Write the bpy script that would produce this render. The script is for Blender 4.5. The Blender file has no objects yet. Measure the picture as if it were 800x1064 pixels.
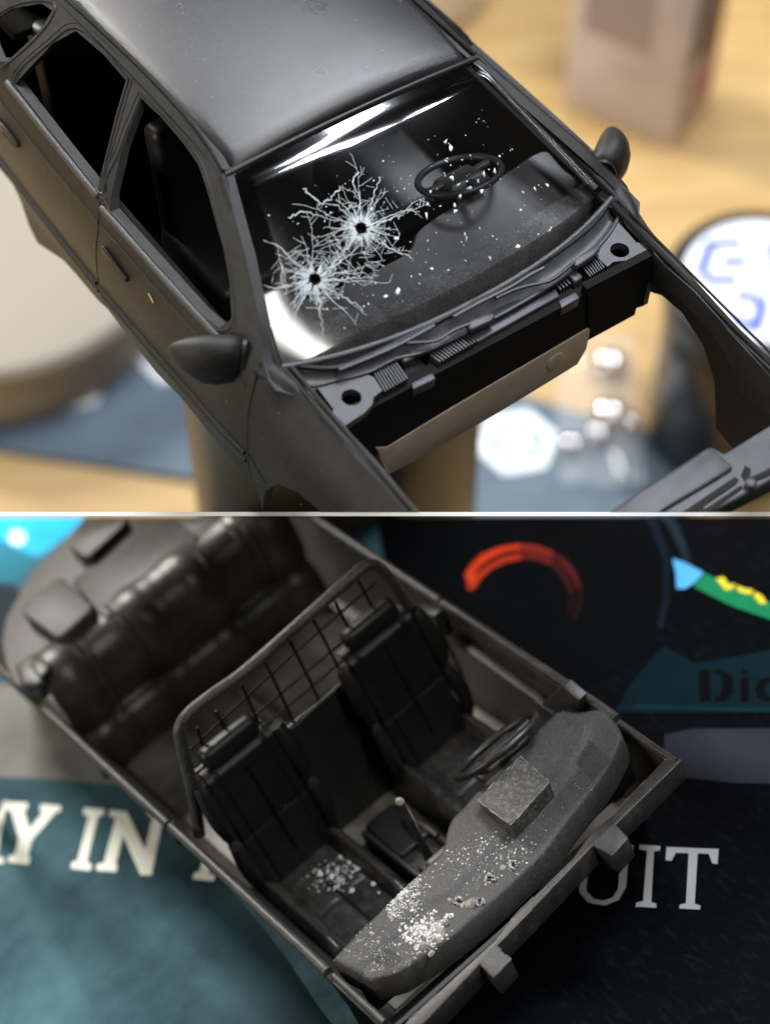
import bpy, bmesh, math, random
from mathutils import Vector, Matrix, noise
from mathutils.geometry import delaunay_2d_cdt, intersect_point_tri_2d
from math import sin, cos, pi, radians, sqrt, exp

SC = bpy.context.scene
C = SC.collection
SC.unit_settings.scale_length = 0.01            # one unit is one centimetre
SC.cycles.max_bounces = 8
SC.cycles.transparent_max_bounces = 12
rnd = random.Random(7)

# ------------------------------------------------------------------ camera
H = 48.0                                         # lens height above the table, cm
PITCH = radians(55)
F_PX, W_PX, CX, CY = 2200.0, 800.0, 400.0, 532.0
cam = bpy.data.cameras.new('camera')
cam.sensor_fit = 'HORIZONTAL'; cam.sensor_width = 36.0
cam.lens = F_PX / W_PX * 36.0
cam.clip_start, cam.clip_end = 0.5, 1000.0
cam.dof.use_dof = True
cam.dof.focus_distance = 32.5
cam.dof.aperture_fstop = cam.lens * 1e-3 / (2 * 0.32)
cam.dof.aperture_blades = 0
cam_o = bpy.data.objects.new('camera', cam); C.objects.link(cam_o)
cam_o.location = (0, 0, H); cam_o.rotation_euler = (radians(90) - PITCH, 0, 0)
SC.camera = cam_o
RIGHT = Vector((1, 0, 0)); DOWN = Vector((0, -sin(PITCH), -cos(PITCH))); FWD = Vector((0, cos(PITCH), -sin(PITCH)))

def frame(R, t):
    """pose of a thing given in the camera's axes (right, down, forward) -> world matrix"""
    B = Matrix((RIGHT, DOWN, FWD)).transposed()
    x = Vector((R[0][0], R[1][0], R[2][0])).normalized()
    y = Vector((R[0][1], R[1][1], R[2][1])); y = (y - x * y.dot(x)).normalized()
    z = x.cross(y)
    M = (B @ Matrix((x, y, z)).transposed()).to_4x4()
    M.translation = B @ Vector(t) + Vector((0, 0, H))
    return M

CAR = frame([[0.5891, 0.8049, 0.0717], [0.6839, -0.4494, -0.5747], [-0.4303, 0.3876, -0.8152]], (0.983, -0.97, 34.772))
TUB = frame([[0.5845, 0.7449, -0.3217], [0.3609, -0.5937, -0.7192], [-0.7267, 0.3043, -0.6158]], (2.34, 7.196, 34.605))

# ------------------------------------------------------------------ light
world = bpy.data.worlds.new('World'); SC.world = world; world.use_nodes = True
bg = world.node_tree.nodes['Background']
bg.inputs['Color'].default_value = (1.0, 0.93, 0.84, 1); bg.inputs['Strength'].default_value = 0.035
SC.view_settings.view_transform = 'Standard'; SC.view_settings.look = 'None'
SC.view_settings.exposure = 0.0; SC.view_settings.gamma = 1.0

def area(name, loc, target, sx, sy, power, col=(1, 1, 1), xdir=None):
    l = bpy.data.lights.new(name, 'AREA'); l.shape = 'RECTANGLE'; l.size = sx; l.size_y = sy
    l.energy = power; l.color = col
    o = bpy.data.objects.new(name, l); C.objects.link(o)
    o.location = loc; o.rotation_euler = (Vector(target) - Vector(loc)).to_track_quat('-Z', 'Y').to_euler()
    if xdir:                                     # turn the lamp about its own axis
        z = (Vector(loc) - Vector(target)).normalized(); x = Vector(xdir); x = (x - z * x.dot(z)).normalized()
        o.rotation_euler = Matrix((x, z.cross(x), z)).transposed().to_euler()
    return o
area('desk_lamp', (13.8, 7.4, 64), (0, 21, 23), 26, 3.2, 9000, (1.0, 0.98, 0.95), (.66, -.75, 0))
area('back_softbox', (14, 52, 82), (0, 34, 8), 34, 10, 82000, (0.93, 0.97, 1.05))
area('room_fill', (-60, -4, 40), (0, 20, 21), 30, 24, 25000, (1.0, 0.92, 0.80))
area('side_lamp', (-50, 76, 47), (-1, 14, 15), 18, 16, 80000, (1.0, 0.97, 0.90))

# ------------------------------------------------------------------ materials
def mat(name, col, rough=0.5, var=0.0, vscale=3.0, grain=0.0, gscale=60.0, spec=0.5, metallic=0.0, dust=None, dscale=2.0, damt=0.3, coat=0.0):
    m = bpy.data.materials.new(name); m.use_nodes = True
    nt = m.node_tree; N = nt.nodes; L = nt.links
    b = N['Principled BSDF']
    b.inputs['Base Color'].default_value = (*col, 1); b.inputs['Roughness'].default_value = rough
    b.inputs['Specular IOR Level'].default_value = spec; b.inputs['Metallic'].default_value = metallic
    b.inputs['Coat Weight'].default_value = coat
    tc = N.new('ShaderNodeTexCoord')
    last = None
    if var > 0:
        n = N.new('ShaderNodeTexNoise'); n.inputs['Scale'].default_value = vscale; n.inputs['Detail'].default_value = 6
        L.new(tc.outputs['Object'], n.inputs['Vector'])
        r = N.new('ShaderNodeValToRGB')
        r.color_ramp.elements[0].position = 0.3; r.color_ramp.elements[1].position = 0.7
        r.color_ramp.elements[0].color = (*[c * (1 - var) for c in col], 1)
        r.color_ramp.elements[1].color = (*[min(1, c * (1 + var)) for c in col], 1)
        L.new(n.outputs['Fac'], r.inputs['Fac']); last = r.outputs['Color']
        mr = N.new('ShaderNodeMapRange'); mr.inputs['To Min'].default_value = max(0.03, rough - 0.09 * min(1, var * 3)); mr.inputs['To Max'].default_value = min(1, rough + 0.09 * min(1, var * 3))
        L.new(n.outputs['Fac'], mr.inputs['Value']); L.new(mr.outputs['Result'], b.inputs['Roughness'])
    if dust:
        n = N.new('ShaderNodeTexNoise'); n.inputs['Scale'].default_value = dscale; n.inputs['Detail'].default_value = 10; n.inputs['Roughness'].default_value = 0.7
        L.new(tc.outputs['Object'], n.inputs['Vector'])
        r = N.new('ShaderNodeValToRGB'); r.color_ramp.elements[0].position = 0.48; r.color_ramp.elements[1].position = 0.72
        r.color_ramp.elements[0].color = (0, 0, 0, 1); r.color_ramp.elements[1].color = (damt, damt, damt, 1)
        L.new(n.outputs['Fac'], r.inputs['Fac'])
        mx = N.new('ShaderNodeMix'); mx.data_type = 'RGBA'
        L.new(r.outputs['Color'], mx.inputs['Factor'])
        if last: L.new(last, mx.inputs['A'])
        else: mx.inputs['A'].default_value = (*col, 1)
        mx.inputs['B'].default_value = (*dust, 1); last = mx.outputs['Result']
    if last: L.new(last, b.inputs['Base Color'])
    if grain > 0:
        n = N.new('ShaderNodeTexNoise'); n.inputs['Scale'].default_value = gscale; n.inputs['Detail'].default_value = 3
        L.new(tc.outputs['Object'], n.inputs['Vector'])
        bp = N.new('ShaderNodeBump'); bp.inputs['Strength'].default_value = grain; bp.inputs['Distance'].default_value = 0.02
        L.new(n.outputs['Fac'], bp.inputs['Height']); L.new(bp.outputs['Normal'], b.inputs['Normal'])
    return m

def glass_mat(name, tint=(1, 1, 1), rough=0.02, boost=1.0, haze=0.0):
    m = bpy.data.materials.new(name); m.use_nodes = True
    nt = m.node_tree; N = nt.nodes; L = nt.links; N.clear()
    out = N.new('ShaderNodeOutputMaterial'); tr = N.new('ShaderNodeBsdfTransparent'); tr.inputs['Color'].default_value = (*tint, 1)
    gl = N.new('ShaderNodeBsdfGlossy'); gl.inputs['Roughness'].default_value = rough
    fr = N.new('ShaderNodeFresnel'); fr.inputs['IOR'].default_value = 1.5
    mu = N.new('ShaderNodeMath'); mu.operation = 'MULTIPLY'; mu.use_clamp = True; mu.inputs[1].default_value = boost
    L.new(fr.outputs[0], mu.inputs[0])
    mx = N.new('ShaderNodeMixShader'); L.new(mu.outputs[0], mx.inputs[0]); L.new(tr.outputs[0], mx.inputs[1]); L.new(gl.outputs[0], mx.inputs[2])
    last = mx.outputs[0]
    if haze > 0:                                  # fine dust and rub marks on the clear plastic
        tc = N.new('ShaderNodeTexCoord'); mp = N.new('ShaderNodeMapping'); mp.inputs['Scale'].default_value = (1.2, 5, 3); mp.inputs['Rotation'].default_value = (0, 0, 0.5)
        no = N.new('ShaderNodeTexNoise'); no.inputs['Scale'].default_value = 1.6; no.inputs['Detail'].default_value = 8; no.inputs['Roughness'].default_value = 0.75
        L.new(tc.outputs['Object'], mp.inputs[0]); L.new(mp.outputs[0], no.inputs['Vector'])
        mr = N.new('ShaderNodeMapRange'); mr.inputs['From Min'].default_value = 0.5; mr.inputs['From Max'].default_value = 0.85; mr.inputs['To Max'].default_value = haze
        L.new(no.outputs['Fac'], mr.inputs['Value'])
        df = N.new('ShaderNodeBsdfDiffuse'); df.inputs['Color'].default_value = (0.8, 0.85, 0.9, 1)
        m2 = N.new('ShaderNodeMixShader'); L.new(mr.outputs[0], m2.inputs[0]); L.new(last, m2.inputs[1]); L.new(df.outputs[0], m2.inputs[2]); last = m2.outputs[0]
    L.new(last, out.inputs['Surface'])
    return m

M = {}
M['black'] = mat('matte_black_primer', (0.014, 0.0138, 0.0135), 0.46, 0.3, 1.5, 0.45, 62, 0.28, dust=(0.09, 0.085, 0.075), dscale=7, damt=0.16)
M['roof'] = mat('satin_black_primer', (0.014, 0.014, 0.016), 0.28, 0.06, 1.2, 0.34, 90, 0.75)
M['trim'] = mat('black_trim', (0.013, 0.013, 0.0135), 0.42, 0.2, 4, 0.2, 60, 0.35)
M['cowl'] = mat('cowl_black', (0.042, 0.043, 0.050), 0.42, 0.25, 4, 0.35, 80)
M['inner'] = mat('engine_bay_black', (0.006, 0.0055, 0.0055), 0.8, 0.2, 3, 0.2, 50, 0.15)
M['ledge'] = mat('ledge_grey', (0.035, 0.036, 0.042), 0.42, 0.1, 4, 0.5, 70)
M['hole'] = mat('hole_dark', (0.003, 0.003, 0.003), 0.9)
M['dashcar'] = mat('dashboard_dark_grey', (0.095, 0.095, 0.10), 0.6, 0.3, 3, 0.6, 50, dust=(0.40, 0.40, 0.41), dscale=22, damt=0.45)
M['dashtop'] = mat('dash_top_grey', (0.080, 0.080, 0.086), 0.55, 0.15, 2, 0.3, 60)
M['bare'] = mat('bare_grey_plastic', (0.36, 0.29, 0.21), 0.5, 0.15, 3, 0.2, 40)
M['glass'] = glass_mat('clear_windscreen_plastic', (0.93, 0.94, 0.95), 0.095, 1.45, 0.0)
M['crack'] = mat('white_crack', (0.62, 0.68, 0.69), 0.5); M['crack'].node_tree.nodes['Principled BSDF'].inputs['Alpha'].default_value = 0.72
M['crumb'] = mat('white_crumb', (0.70, 0.84, 0.85), 0.45, 0.2, 6)

# ------------------------------------------------------------------ mesh helpers
class MB:
    def __init__(s): s.bm = bmesh.new()
    def box(s, c, d, rot=None, taper=None):
        c = Vector(c); R = rot if rot is not None else Matrix.Identity(3)
        vs = []
        for z in (-.5, .5):
            for x, y in ((-.5, -.5), (.5, -.5), (.5, .5), (-.5, .5)):
                k = taper if (taper and z > 0) else 1
                vs.append(s.bm.verts.new(c + R @ Vector((x * d[0] * k, y * d[1] * k, z * d[2]))))
        for f in ((0, 3, 2, 1), (4, 5, 6, 7), (0, 1, 5, 4), (1, 2, 6, 5), (2, 3, 7, 6), (3, 0, 4, 7)):
            s.bm.faces.new([vs[i] for i in f])
        return s
    def prism(s, bot, top):
        """two matching 3D loops"""
        a = [s.bm.verts.new(p) for p in bot]; b = [s.bm.verts.new(p) for p in top]; n = len(a)
        s.bm.faces.new(a[::-1]); s.bm.faces.new(b)
        for i in range(n): s.bm.faces.new((a[i], a[(i + 1) % n], b[(i + 1) % n], b[i]))
        return s
    def plate(s, pts, z0, z1):
        return s.prism([(x, y, z0) for x, y in pts], [(x, y, z1) for x, y in pts])
    def tube(s, pts, r, n=8, cap=True):
        pts = [Vector(p) for p in pts]; rs = r if isinstance(r, (list, tuple)) else [r] * len(pts)
        rings = []; up = None
        for i, p in enumerate(pts):
            t = (pts[min(i + 1, len(pts) - 1)] - pts[max(i - 1, 0)]).normalized()
            if up is None: up = t.orthogonal().normalized()
            up = (up - t * up.dot(t)).normalized(); sd = t.cross(up)
            rings.append([s.bm.verts.new(p + (up * cos(2 * pi * k / n) + sd * sin(2 * pi * k / n)) * rs[i]) for k in range(n)])
        for a, b in zip(rings, rings[1:]):
            for k in range(n): s.bm.faces.new((a[k], a[(k + 1) % n], b[(k + 1) % n], b[k]))
        if cap: s.bm.faces.new(rings[0][::-1]); s.bm.faces.new(rings[-1])
        return s
    def lathe(s, prof, n=32, c=(0, 0, 0), R=None):
        R = R or Matrix.Identity(3); c = Vector(c); rings = []
        for r, z in prof:
            rings.append([s.bm.verts.new(c + R @ Vector((r * cos(2 * pi * k / n), r * sin(2 * pi * k / n), z))) for k in range(n)])
        for a, b in zip(rings, rings[1:]):
            for k in range(n): s.bm.faces.new((a[k], a[(k + 1) % n], b[(k + 1) % n], b[k]))
        s.bm.faces.new(rings[0][::-1]); s.bm.faces.new(rings[-1])
        return s
    def grid(s, fn, nu, nv, thick=None):
        """fn(u, v) in 0..1 -> point; thick: a vector or function giving the back face"""
        g = [[s.bm.verts.new(fn(i / nu, j / nv)) for j in range(nv + 1)] for i in range(nu + 1)]
        for i in range(nu):
            for j in range(nv): s.bm.faces.new((g[i][j], g[i + 1][j], g[i + 1][j + 1], g[i][j + 1]))
        if thick is not None:
            off = Vector(thick)
            h = [[s.bm.verts.new(g[i][j].co + off) for j in range(nv + 1)] for i in range(nu + 1)]
            for i in range(nu):
                for j in range(nv): s.bm.faces.new((h[i][j], h[i][j + 1], h[i + 1][j + 1], h[i + 1][j]))
            for i in range(nu):
                s.bm.faces.new((g[i][0], h[i][0], h[i + 1][0], g[i + 1][0])); s.bm.faces.new((g[i + 1][nv], h[i + 1][nv], h[i][nv], g[i][nv]))
            for j in range(nv):
                s.bm.faces.new((g[0][j + 1], h[0][j + 1], h[0][j], g[0][j])); s.bm.faces.new((g[nu][j], h[nu][j], h[nu][j + 1], g[nu][j + 1]))
        return s
    def sheet(s, outline, holes, mp, step, thick):
        """flat outline with holes, filled, mapped by mp(a, b, depth) and given thickness"""
        loops = [dens(outline, step)] + [dens(h, step) for h in holes]
        V = []; E = []
        for lp in loops:
            b0 = len(V); V += [Vector(p) for p in lp]; E += [(b0 + i, b0 + (i + 1) % len(lp)) for i in range(len(lp))]
        xs = [p[0] for p in outline]; ys = [p[1] for p in outline]
        x = min(xs) + step * .5
        while x < max(xs):
            y = min(ys) + step * .5
            while y < max(ys):
                if inside((x, y), loops[0]) and not any(inside((x, y), h) for h in loops[1:]) and min(segd((x, y), lp) for lp in loops) > step * .35:
                    V.append(Vector((x, y)))
                y += step
            x += step
        r = delaunay_2d_cdt(V, E, [], 0, 1e-5)
        P, T = r[0], r[2]
        keep = []
        for t in T:
            c = (sum((P[i] for i in t), Vector((0, 0)))) / 3
            if inside(c, loops[0]) and not any(inside(c, h) for h in loops[1:]): keep.append(t)
        a = [s.bm.verts.new(mp(p.x, p.y, 0.0)) for p in P]; b = [s.bm.verts.new(mp(p.x, p.y, thick)) for p in P]
        cnt = {}
        for t in keep:
            s.bm.faces.new([a[i] for i in t]); s.bm.faces.new([b[i] for i in reversed(t)])
            for i in range(3):
                e = (t[i], t[(i + 1) % 3]); k = tuple(sorted(e)); cnt.setdefault(k, []).append(e)
        for k, es in cnt.items():
            if len(es) == 1:
                i, j = es[0]; s.bm.faces.new((a[j], a[i], b[i], b[j]))
        for v in [v for v in s.bm.verts if not v.link_faces]: s.bm.verts.remove(v)
        return s
    def bevel(s, w, seg=2, ang=35):
        bmesh.ops.remove_doubles(s.bm, verts=s.bm.verts, dist=1e-5)
        bmesh.ops.recalc_face_normals(s.bm, faces=s.bm.faces)
        es = [e for e in s.bm.edges if len(e.link_faces) == 2 and e.calc_face_angle(0) > radians(ang)]
        if es: bmesh.ops.bevel(s.bm, geom=es, offset=w, segments=seg, affect='EDGES', profile=0.5, clamp_overlap=True)
        return s
    def jitter(s, amp, sc, axis=None):
        for v in s.bm.verts:
            n = noise.noise_vector(v.co * sc) * amp
            v.co += n if axis is None else Vector(axis) * n.x
        return s

def dens(lp, step):
    out = []
    for i, p in enumerate(lp):
        q = lp[(i + 1) % len(lp)]; d = math.hypot(q[0] - p[0], q[1] - p[1]); n = max(1, int(round(d / step)))
        out += [(p[0] + (q[0] - p[0]) * k / n, p[1] + (q[1] - p[1]) * k / n) for k in range(n)]
    return out
def inside(p, lp):
    x, y = p[0], p[1]; r = False; j = len(lp) - 1
    for i in range(len(lp)):
        if (lp[i][1] > y) != (lp[j][1] > y) and x < (lp[j][0] - lp[i][0]) * (y - lp[i][1]) / (lp[j][1] - lp[i][1]) + lp[i][0]: r = not r
        j = i
    return r
def segd(p, lp):
    best = 1e9
    for i in range(len(lp)):
        a = lp[i]; b = lp[(i + 1) % len(lp)]; dx, dy = b[0] - a[0], b[1] - a[1]; l = dx * dx + dy * dy
        t = 0 if l == 0 else max(0, min(1, ((p[0] - a[0]) * dx + (p[1] - a[1]) * dy) / l))
        best = min(best, math.hypot(p[0] - a[0] - t * dx, p[1] - a[1] - t * dy))
    return best
def smooth(pts, n=4, closed=False):
    """Catmull-Rom through points of any dimension"""
    P = [Vector(p) for p in pts]; out = []; N = len(P)
    rng = range(N if closed else N - 1)
    for i in rng:
        if closed: a, b, c, d = P[i - 1], P[i], P[(i + 1) % N], P[(i + 2) % N]
        else: a, b, c, d = P[max(i - 1, 0)], P[i], P[i + 1], P[min(i + 2, N - 1)]
        for k in range(n):
            t = k / n
            out.append(0.5 * ((2 * b) + (c - a) * t + (2 * a - 5 * b + 4 * c - d) * t * t + (3 * b - a - 3 * c + d) * t ** 3))
    if not closed: out.append(P[-1])
    return out

# the two displays stop at the white bar between them: the car model ends above it, the tub and the box end below it
CUT = {'car': (Vector((0, 0, H)), -DOWN), 'tub': (Vector((0, 0, H)), DOWN - FWD * (4.6 / F_PX))}

def obj(name, mb, m, parent=None, cut=None, kind=None, label=None, sm=50):
    bm = mb.bm if isinstance(mb, MB) else mb
    mw = parent_world(parent)
    if cut:
        co, no = CUT[cut]; inv = mw.inverted()
        lc = inv @ co; ln = (inv.to_3x3() @ no).normalized()
        if any((v.co - lc).dot(ln) < 0 for v in bm.verts):
            g = bm.verts[:] + bm.edges[:] + bm.faces[:]
            r = bmesh.ops.bisect_plane(bm, geom=g, dist=1e-5, plane_co=lc, plane_no=ln, clear_inner=True)
            ce = [e for e in r['geom_cut'] if isinstance(e, bmesh.types.BMEdge) and e.is_valid and e.is_boundary]
            try: bmesh.ops.triangle_fill(bm, edges=ce, use_beauty=True)
            except Exception: pass
    if not bm.faces: bm.free(); return None
    bmesh.ops.recalc_face_normals(bm, faces=bm.faces)
    for f in bm.faces: f.smooth = True
    for e in bm.edges:
        e.smooth = not (len(e.link_faces) == 2 and e.calc_face_angle(0) > radians(sm))
    me = bpy.data.meshes.new(name); bm.to_mesh(me); bm.free()
    me.materials.append(m)
    o = bpy.data.objects.new(name, me); C.objects.link(o)
    if parent is not None: o.parent = parent
    if kind: o['kind'] = kind
    if label: o['label'] = label
    return o
WORLD = {}
def parent_world(p):
    mw = Matrix.Identity(4)
    while p is not None: mw = WORLD.get(p.name, Matrix.Identity(4)) @ mw; p = p.parent
    return mw
def thing(name, label, cat, mw=None, loc=None, group=None):
    o = bpy.data.objects.new(name, None); C.objects.link(o); o.empty_display_size = 0.5
    if mw is None: mw = Matrix.Translation(loc or (0, 0, 0))
    o.matrix_world = mw; WORLD[o.name] = mw.copy()
    o['label'] = label; o['category'] = cat
    if group: o['group'] = group
    return o
def tag(o, label, cat, group=None):
    o['label'] = label; o['category'] = cat
    if group: o['group'] = group
    return o

# ================================================================== SETTING: the table
def wood_mat():
    m = mat('pale_wood', (0.62, 0.44, 0.22), 0.45)
    nt = m.node_tree; N = nt.nodes; L = nt.links; b = N['Principled BSDF']
    tc = N.new('ShaderNodeTexCoord'); mp = N.new('ShaderNodeMapping'); mp.inputs['Scale'].default_value = (0.25, 2.2, 1); mp.inputs['Rotation'].default_value = (0, 0, 0.35)
    n = N.new('ShaderNodeTexNoise'); n.inputs['Scale'].default_value = 0.9; n.inputs['Detail'].default_value = 6; n.inputs['Distortion'].default_value = 0.6
    L.new(tc.outputs['Object'], mp.inputs[0]); L.new(mp.outputs[0], n.inputs['Vector'])
    r = N.new('ShaderNodeValToRGB'); r.color_ramp.elements[0].position = 0.3; r.color_ramp.elements[1].position = 0.7
    r.color_ramp.elements[0].color = (0.40, 0.25, 0.095, 1); r.color_ramp.elements[1].color = (0.54, 0.37, 0.16, 1)
    L.new(n.outputs['Fac'], r.inputs[0]); L.new(r.outputs[0], b.inputs['Base Color'])
    return m
o = obj('table', MB().box((0, 60, -1.0), (260, 200, 2.0)), wood_mat()); o['kind'] = 'structure'

# ================================================================== BLURRED THINGS ON THE TABLE
# blue grey cutting mat with white hexagon emblems
mt = thing('cutting_mat', 'blue grey cutting mat with white hexagon emblems lying on the table', 'cutting mat', loc=(0, 0, 0))
mat_pts = [(-16, 36.6), (7.5, 32.2), (9.0, 35.6), (2.6, 38.1), (-5.0, 42.4), (-15, 44.5)]
obj('mat_sheet', MB().plate(mat_pts, 0.004, 0.2).bevel(0.03), mat('blue_grey_mat', (0.085, 0.125, 0.165), 0.6, 0.2, 0.8), mt)
M['print'] = mat('white_print', (0.78, 0.82, 0.84), 0.5)
def hexagon(cx, cy, r, w, rot=0.2):
    m = MB(); a = [(cx + r * cos(k * pi / 3 + rot), cy + r * sin(k * pi / 3 + rot)) for k in range(6)]
    m.sheet(a, [[(cx + (p[0] - cx) * (1 - w), cy + (p[1] - cy) * (1 - w)) for p in a]], lambda x, y, d: (x, y, 0.212 - d), 0.8, 0.008)
    b = [(cx + (p[0] - cx) * .5, cy + (p[1] - cy) * .5) for p in a]
    m.plate(b, 0.204, 0.212)
    return m
for hx, hy, hr in ((-8.9, 37.9, 0.95), (-6.1, 39.2, 1.25), (3.7, 35.9, 1.2), (-4.6, 36.4, 0.9)):
    obj('hexagon_emblem', hexagon(hx, hy, hr, 0.3), M['print'], mt)

# wide cream reel on the left
cr = thing('cream_tub', 'wide cream coloured round tub standing left of the car model', 'tub', loc=(-11.6, 41.9, 0))
obj('body', MB().lathe([(5.2, 0.01), (5.5, 0.2), (5.5, 1.6)], 64).bevel(0.05), mat('cream_plastic', (0.34, 0.29, 0.23), 0.6), cr)
obj('lid', MB().lathe([(5.62, 1.61), (5.7, 1.75), (5.7, 2.5), (5.5, 2.7), (3.0, 2.75)], 64).bevel(0.05), mat('cream_lid', (0.27, 0.24, 0.195), 0.65), cr)
bb = thing('blue_paint_jar', 'small blue paint jar with yellow cap behind the cream tub', 'paint jar', loc=(-15.0, 50.5, 0))
obj('body', MB().lathe([(2.0, 0.01), (2.2, 0.2), (2.2, 4.2), (1.9, 4.5)], 40), mat('blue_label', (0.05, 0.22, 0.55), 0.4), bb)
obj('cap', MB().lathe([(1.95, 4.51), (2.0, 5.8), (1.8, 5.95)], 40), mat('yellow_cap', (0.75, 0.6, 0.05), 0.4), bb)
wc = thing('white_cup', 'pale grey cup mostly hidden behind the black car roof', 'cup', loc=(1.2, 55.0, 0))
obj('body', MB().lathe([(2.1, 0.01), (2.3, 0.3), (2.45, 4.0), (2.3, 4.1), (2.1, 3.9), (1.9, 0.6)], 48), mat('white_ceramic', (0.68, 0.68, 0.66), 0.35), wc)
bk = thing('white_tube', 'white tube cap at the far right of the table', 'tube', loc=(14.6, 53.0, 0))
obj('body', MB().lathe([(1.5, 0.01), (1.6, 0.2), (1.6, 3.2), (1.2, 3.6)], 40), mat('grey_cream_plastic', (0.55, 0.52, 0.46), 0.5), bk)
obj('cap', MB().lathe([(0.95, 3.61), (0.95, 5.2), (0.8, 5.3)], 32), mat('white_cap', (0.85, 0.85, 0.85), 0.4), bk)

# pinkish grey carton with a striped side
bx = thing('medicine_carton', 'pinkish grey carton with dark barcode stripes on one side', 'carton', Matrix.Translation((7.7, 48.4, 0)) @ Matrix.Rotation(radians(-32), 4, 'Z'))
obj('carton_body', MB().box((-0.35, 1.2, 4.5), (3.9, 2.6, 8.98)).bevel(0.08), mat('pinkish_card', (0.58, 0.50, 0.505), 0.6, 0.12, 0.6), bx)
M['darkprint'] = mat('dark_print', (0.10, 0.075, 0.07), 0.6)
o = None
CB = bx
# stripes on the right hand face
for k in range(7):
    obj('barcode_bar', MB().box((1.612, 0.35 + k * 0.21, 5.2), (0.02, 0.09, 4.6)), M['darkprint'], CB)
obj('red_panel', MB().box((1.612, 2.12, 4.6), (0.02, 0.62, 7.6)), mat('brown_red_print', (0.28, 0.07, 0.04), 0.6), CB)
obj('pink_spot', MB().lathe([(0.45, -0.01), (0.45, 0.01)], 24, (1.615, 1.25, 1.75), Matrix.Rotation(radians(90), 3, 'Y')), mat('pink_print', (0.55, 0.16, 0.20), 0.6), CB)
obj('blue_flap', MB().box((1.612, 0.95, 8.35), (0.022, 1.5, 0.95)), mat('navy_print', (0.04, 0.03, 0.12), 0.6), CB)
obj('red_flap', MB().box((0.2, -0.112, 8.4), (1.9, 0.022, 0.8)), mat('coral_print', (0.70, 0.25, 0.20), 0.6), CB)
obj('text_block', MB().box((-0.7, -0.112, 5.0), (2.3, 0.022, 3.2)), mat('greyed_print', (0.36, 0.29, 0.285), 0.6), CB)

# black jar with a white lid printed in blue
def big(q): return tuple(v * 1.3 for v in q)
jr = thing('black_jar', 'black jar with white round lid printed in blue letters', 'jar', loc=(9.8, 36.4, 0))
obj('body', MB().lathe([(2.2, 0.01), (2.4, 0.3), (2.4, 5.2), (2.3, 5.5)], 64), mat('glossy_black_plastic', (0.012, 0.010, 0.009), 0.18, spec=0.6), jr)
obj('lid', MB().lathe([(2.5, 5.51), (2.52, 5.6), (2.52, 6.4), (2.42, 6.5)], 64).bevel(0.04), mat('black_lid', (0.02, 0.02, 0.02), 0.35), jr)
obj('label_disc', MB().lathe([(2.06, 6.501), (2.06, 6.52)], 64), mat('white_label', (0.86, 0.88, 0.92), 0.45), jr)
M['blueprint'] = mat('blue_print', (0.03, 0.07, 0.55), 0.5)
def stroke(x0, y0, x1, y1, w, z=6.521, h=0.012):
    d = Vector((x1 - x0, y1 - y0)).normalized(); n = Vector((-d.y, d.x)) * w / 2
    a = [(x0 + n.x, y0 + n.y), (x0 - n.x, y0 - n.y), (x1 - n.x, y1 - n.y), (x1 + n.x, y1 + n.y)]
    return MB().plate(a, z, z + h)
def join(*ms):
    r = MB()
    for q in ms:
        me = bpy.data.meshes.new('tmp'); q.bm.to_mesh(me); r.bm.from_mesh(me); bpy.data.meshes.remove(me); q.bm.free()
    return r
for seg in ([(-1.25, 0.1, -0.95, 1.0), (-1.02, 0.95, -0.3, 0.98), (-0.8, 0.45, -0.25, 0.5), (-1.2, 0.0, -0.5, -0.02)],
            [(-0.75, -1.0, -0.2, -1.3), (-0.25, -1.2, -0.05, -0.5), (-0.1, -0.5, -0.6, -0.4)],
            [(0.15, 0.9, 0.5, 0.95), (0.3, 0.9, 0.25, 0.2), (0.2, 0.2, 0.8, 0.25)]):
    obj('blue_letter', join(*[stroke(*big(q), 0.30, 6.521 + 0.003 * i) for i, q in enumerate(seg)]), M['blueprint'], jr)

# clear plastic blister with domes that catch the lamp
cl = thing('clear_blister', 'crumpled clear plastic blister with shiny domes by the black jar', 'plastic blister', loc=(6.15, 36.8, 0.21))
pm = mat('clear_blister_plastic', (0.9, 0.92, 0.95), 0.08); pm.node_tree.nodes['Principled BSDF'].inputs['Alpha'].default_value = 0.08
gm = mat('shiny_blister_plastic', (0.80, 0.80, 0.82), 0.05, metallic=0.9); gm.node_tree.nodes['Principled BSDF'].inputs['Alpha'].default_value = 0.5
def dome(x, y, r, h=1.0, z=0.05, n=24):
    return MB().lathe([(r * cos(a), z + r * h * sin(a)) for a in [k * pi / 2 / 10 for k in range(10)]] + [(0.02, z + r * h)], n, (x, y, 0))
blp = MB().grid(lambda u, v: (-1.3 + 2.3 * u, -2.6 + 5.4 * v, 0.35 + 0.3 * noise.noise(Vector((u * 4, v * 5, 1.3)))), 16, 20, (0, 0, -0.04))
obj('sheet', blp, pm, cl)
for x, y, r in ((0.35, 1.55, 0.62), (0.25, -0.3, 0.66), (-0.15, -0.95, 0.42), (0.75, -0.55, 0.4), (-0.9, -1.3, 0.4)):
    obj('dome', dome(x, y, r, 1.0, 0.3), gm, cl)

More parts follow.
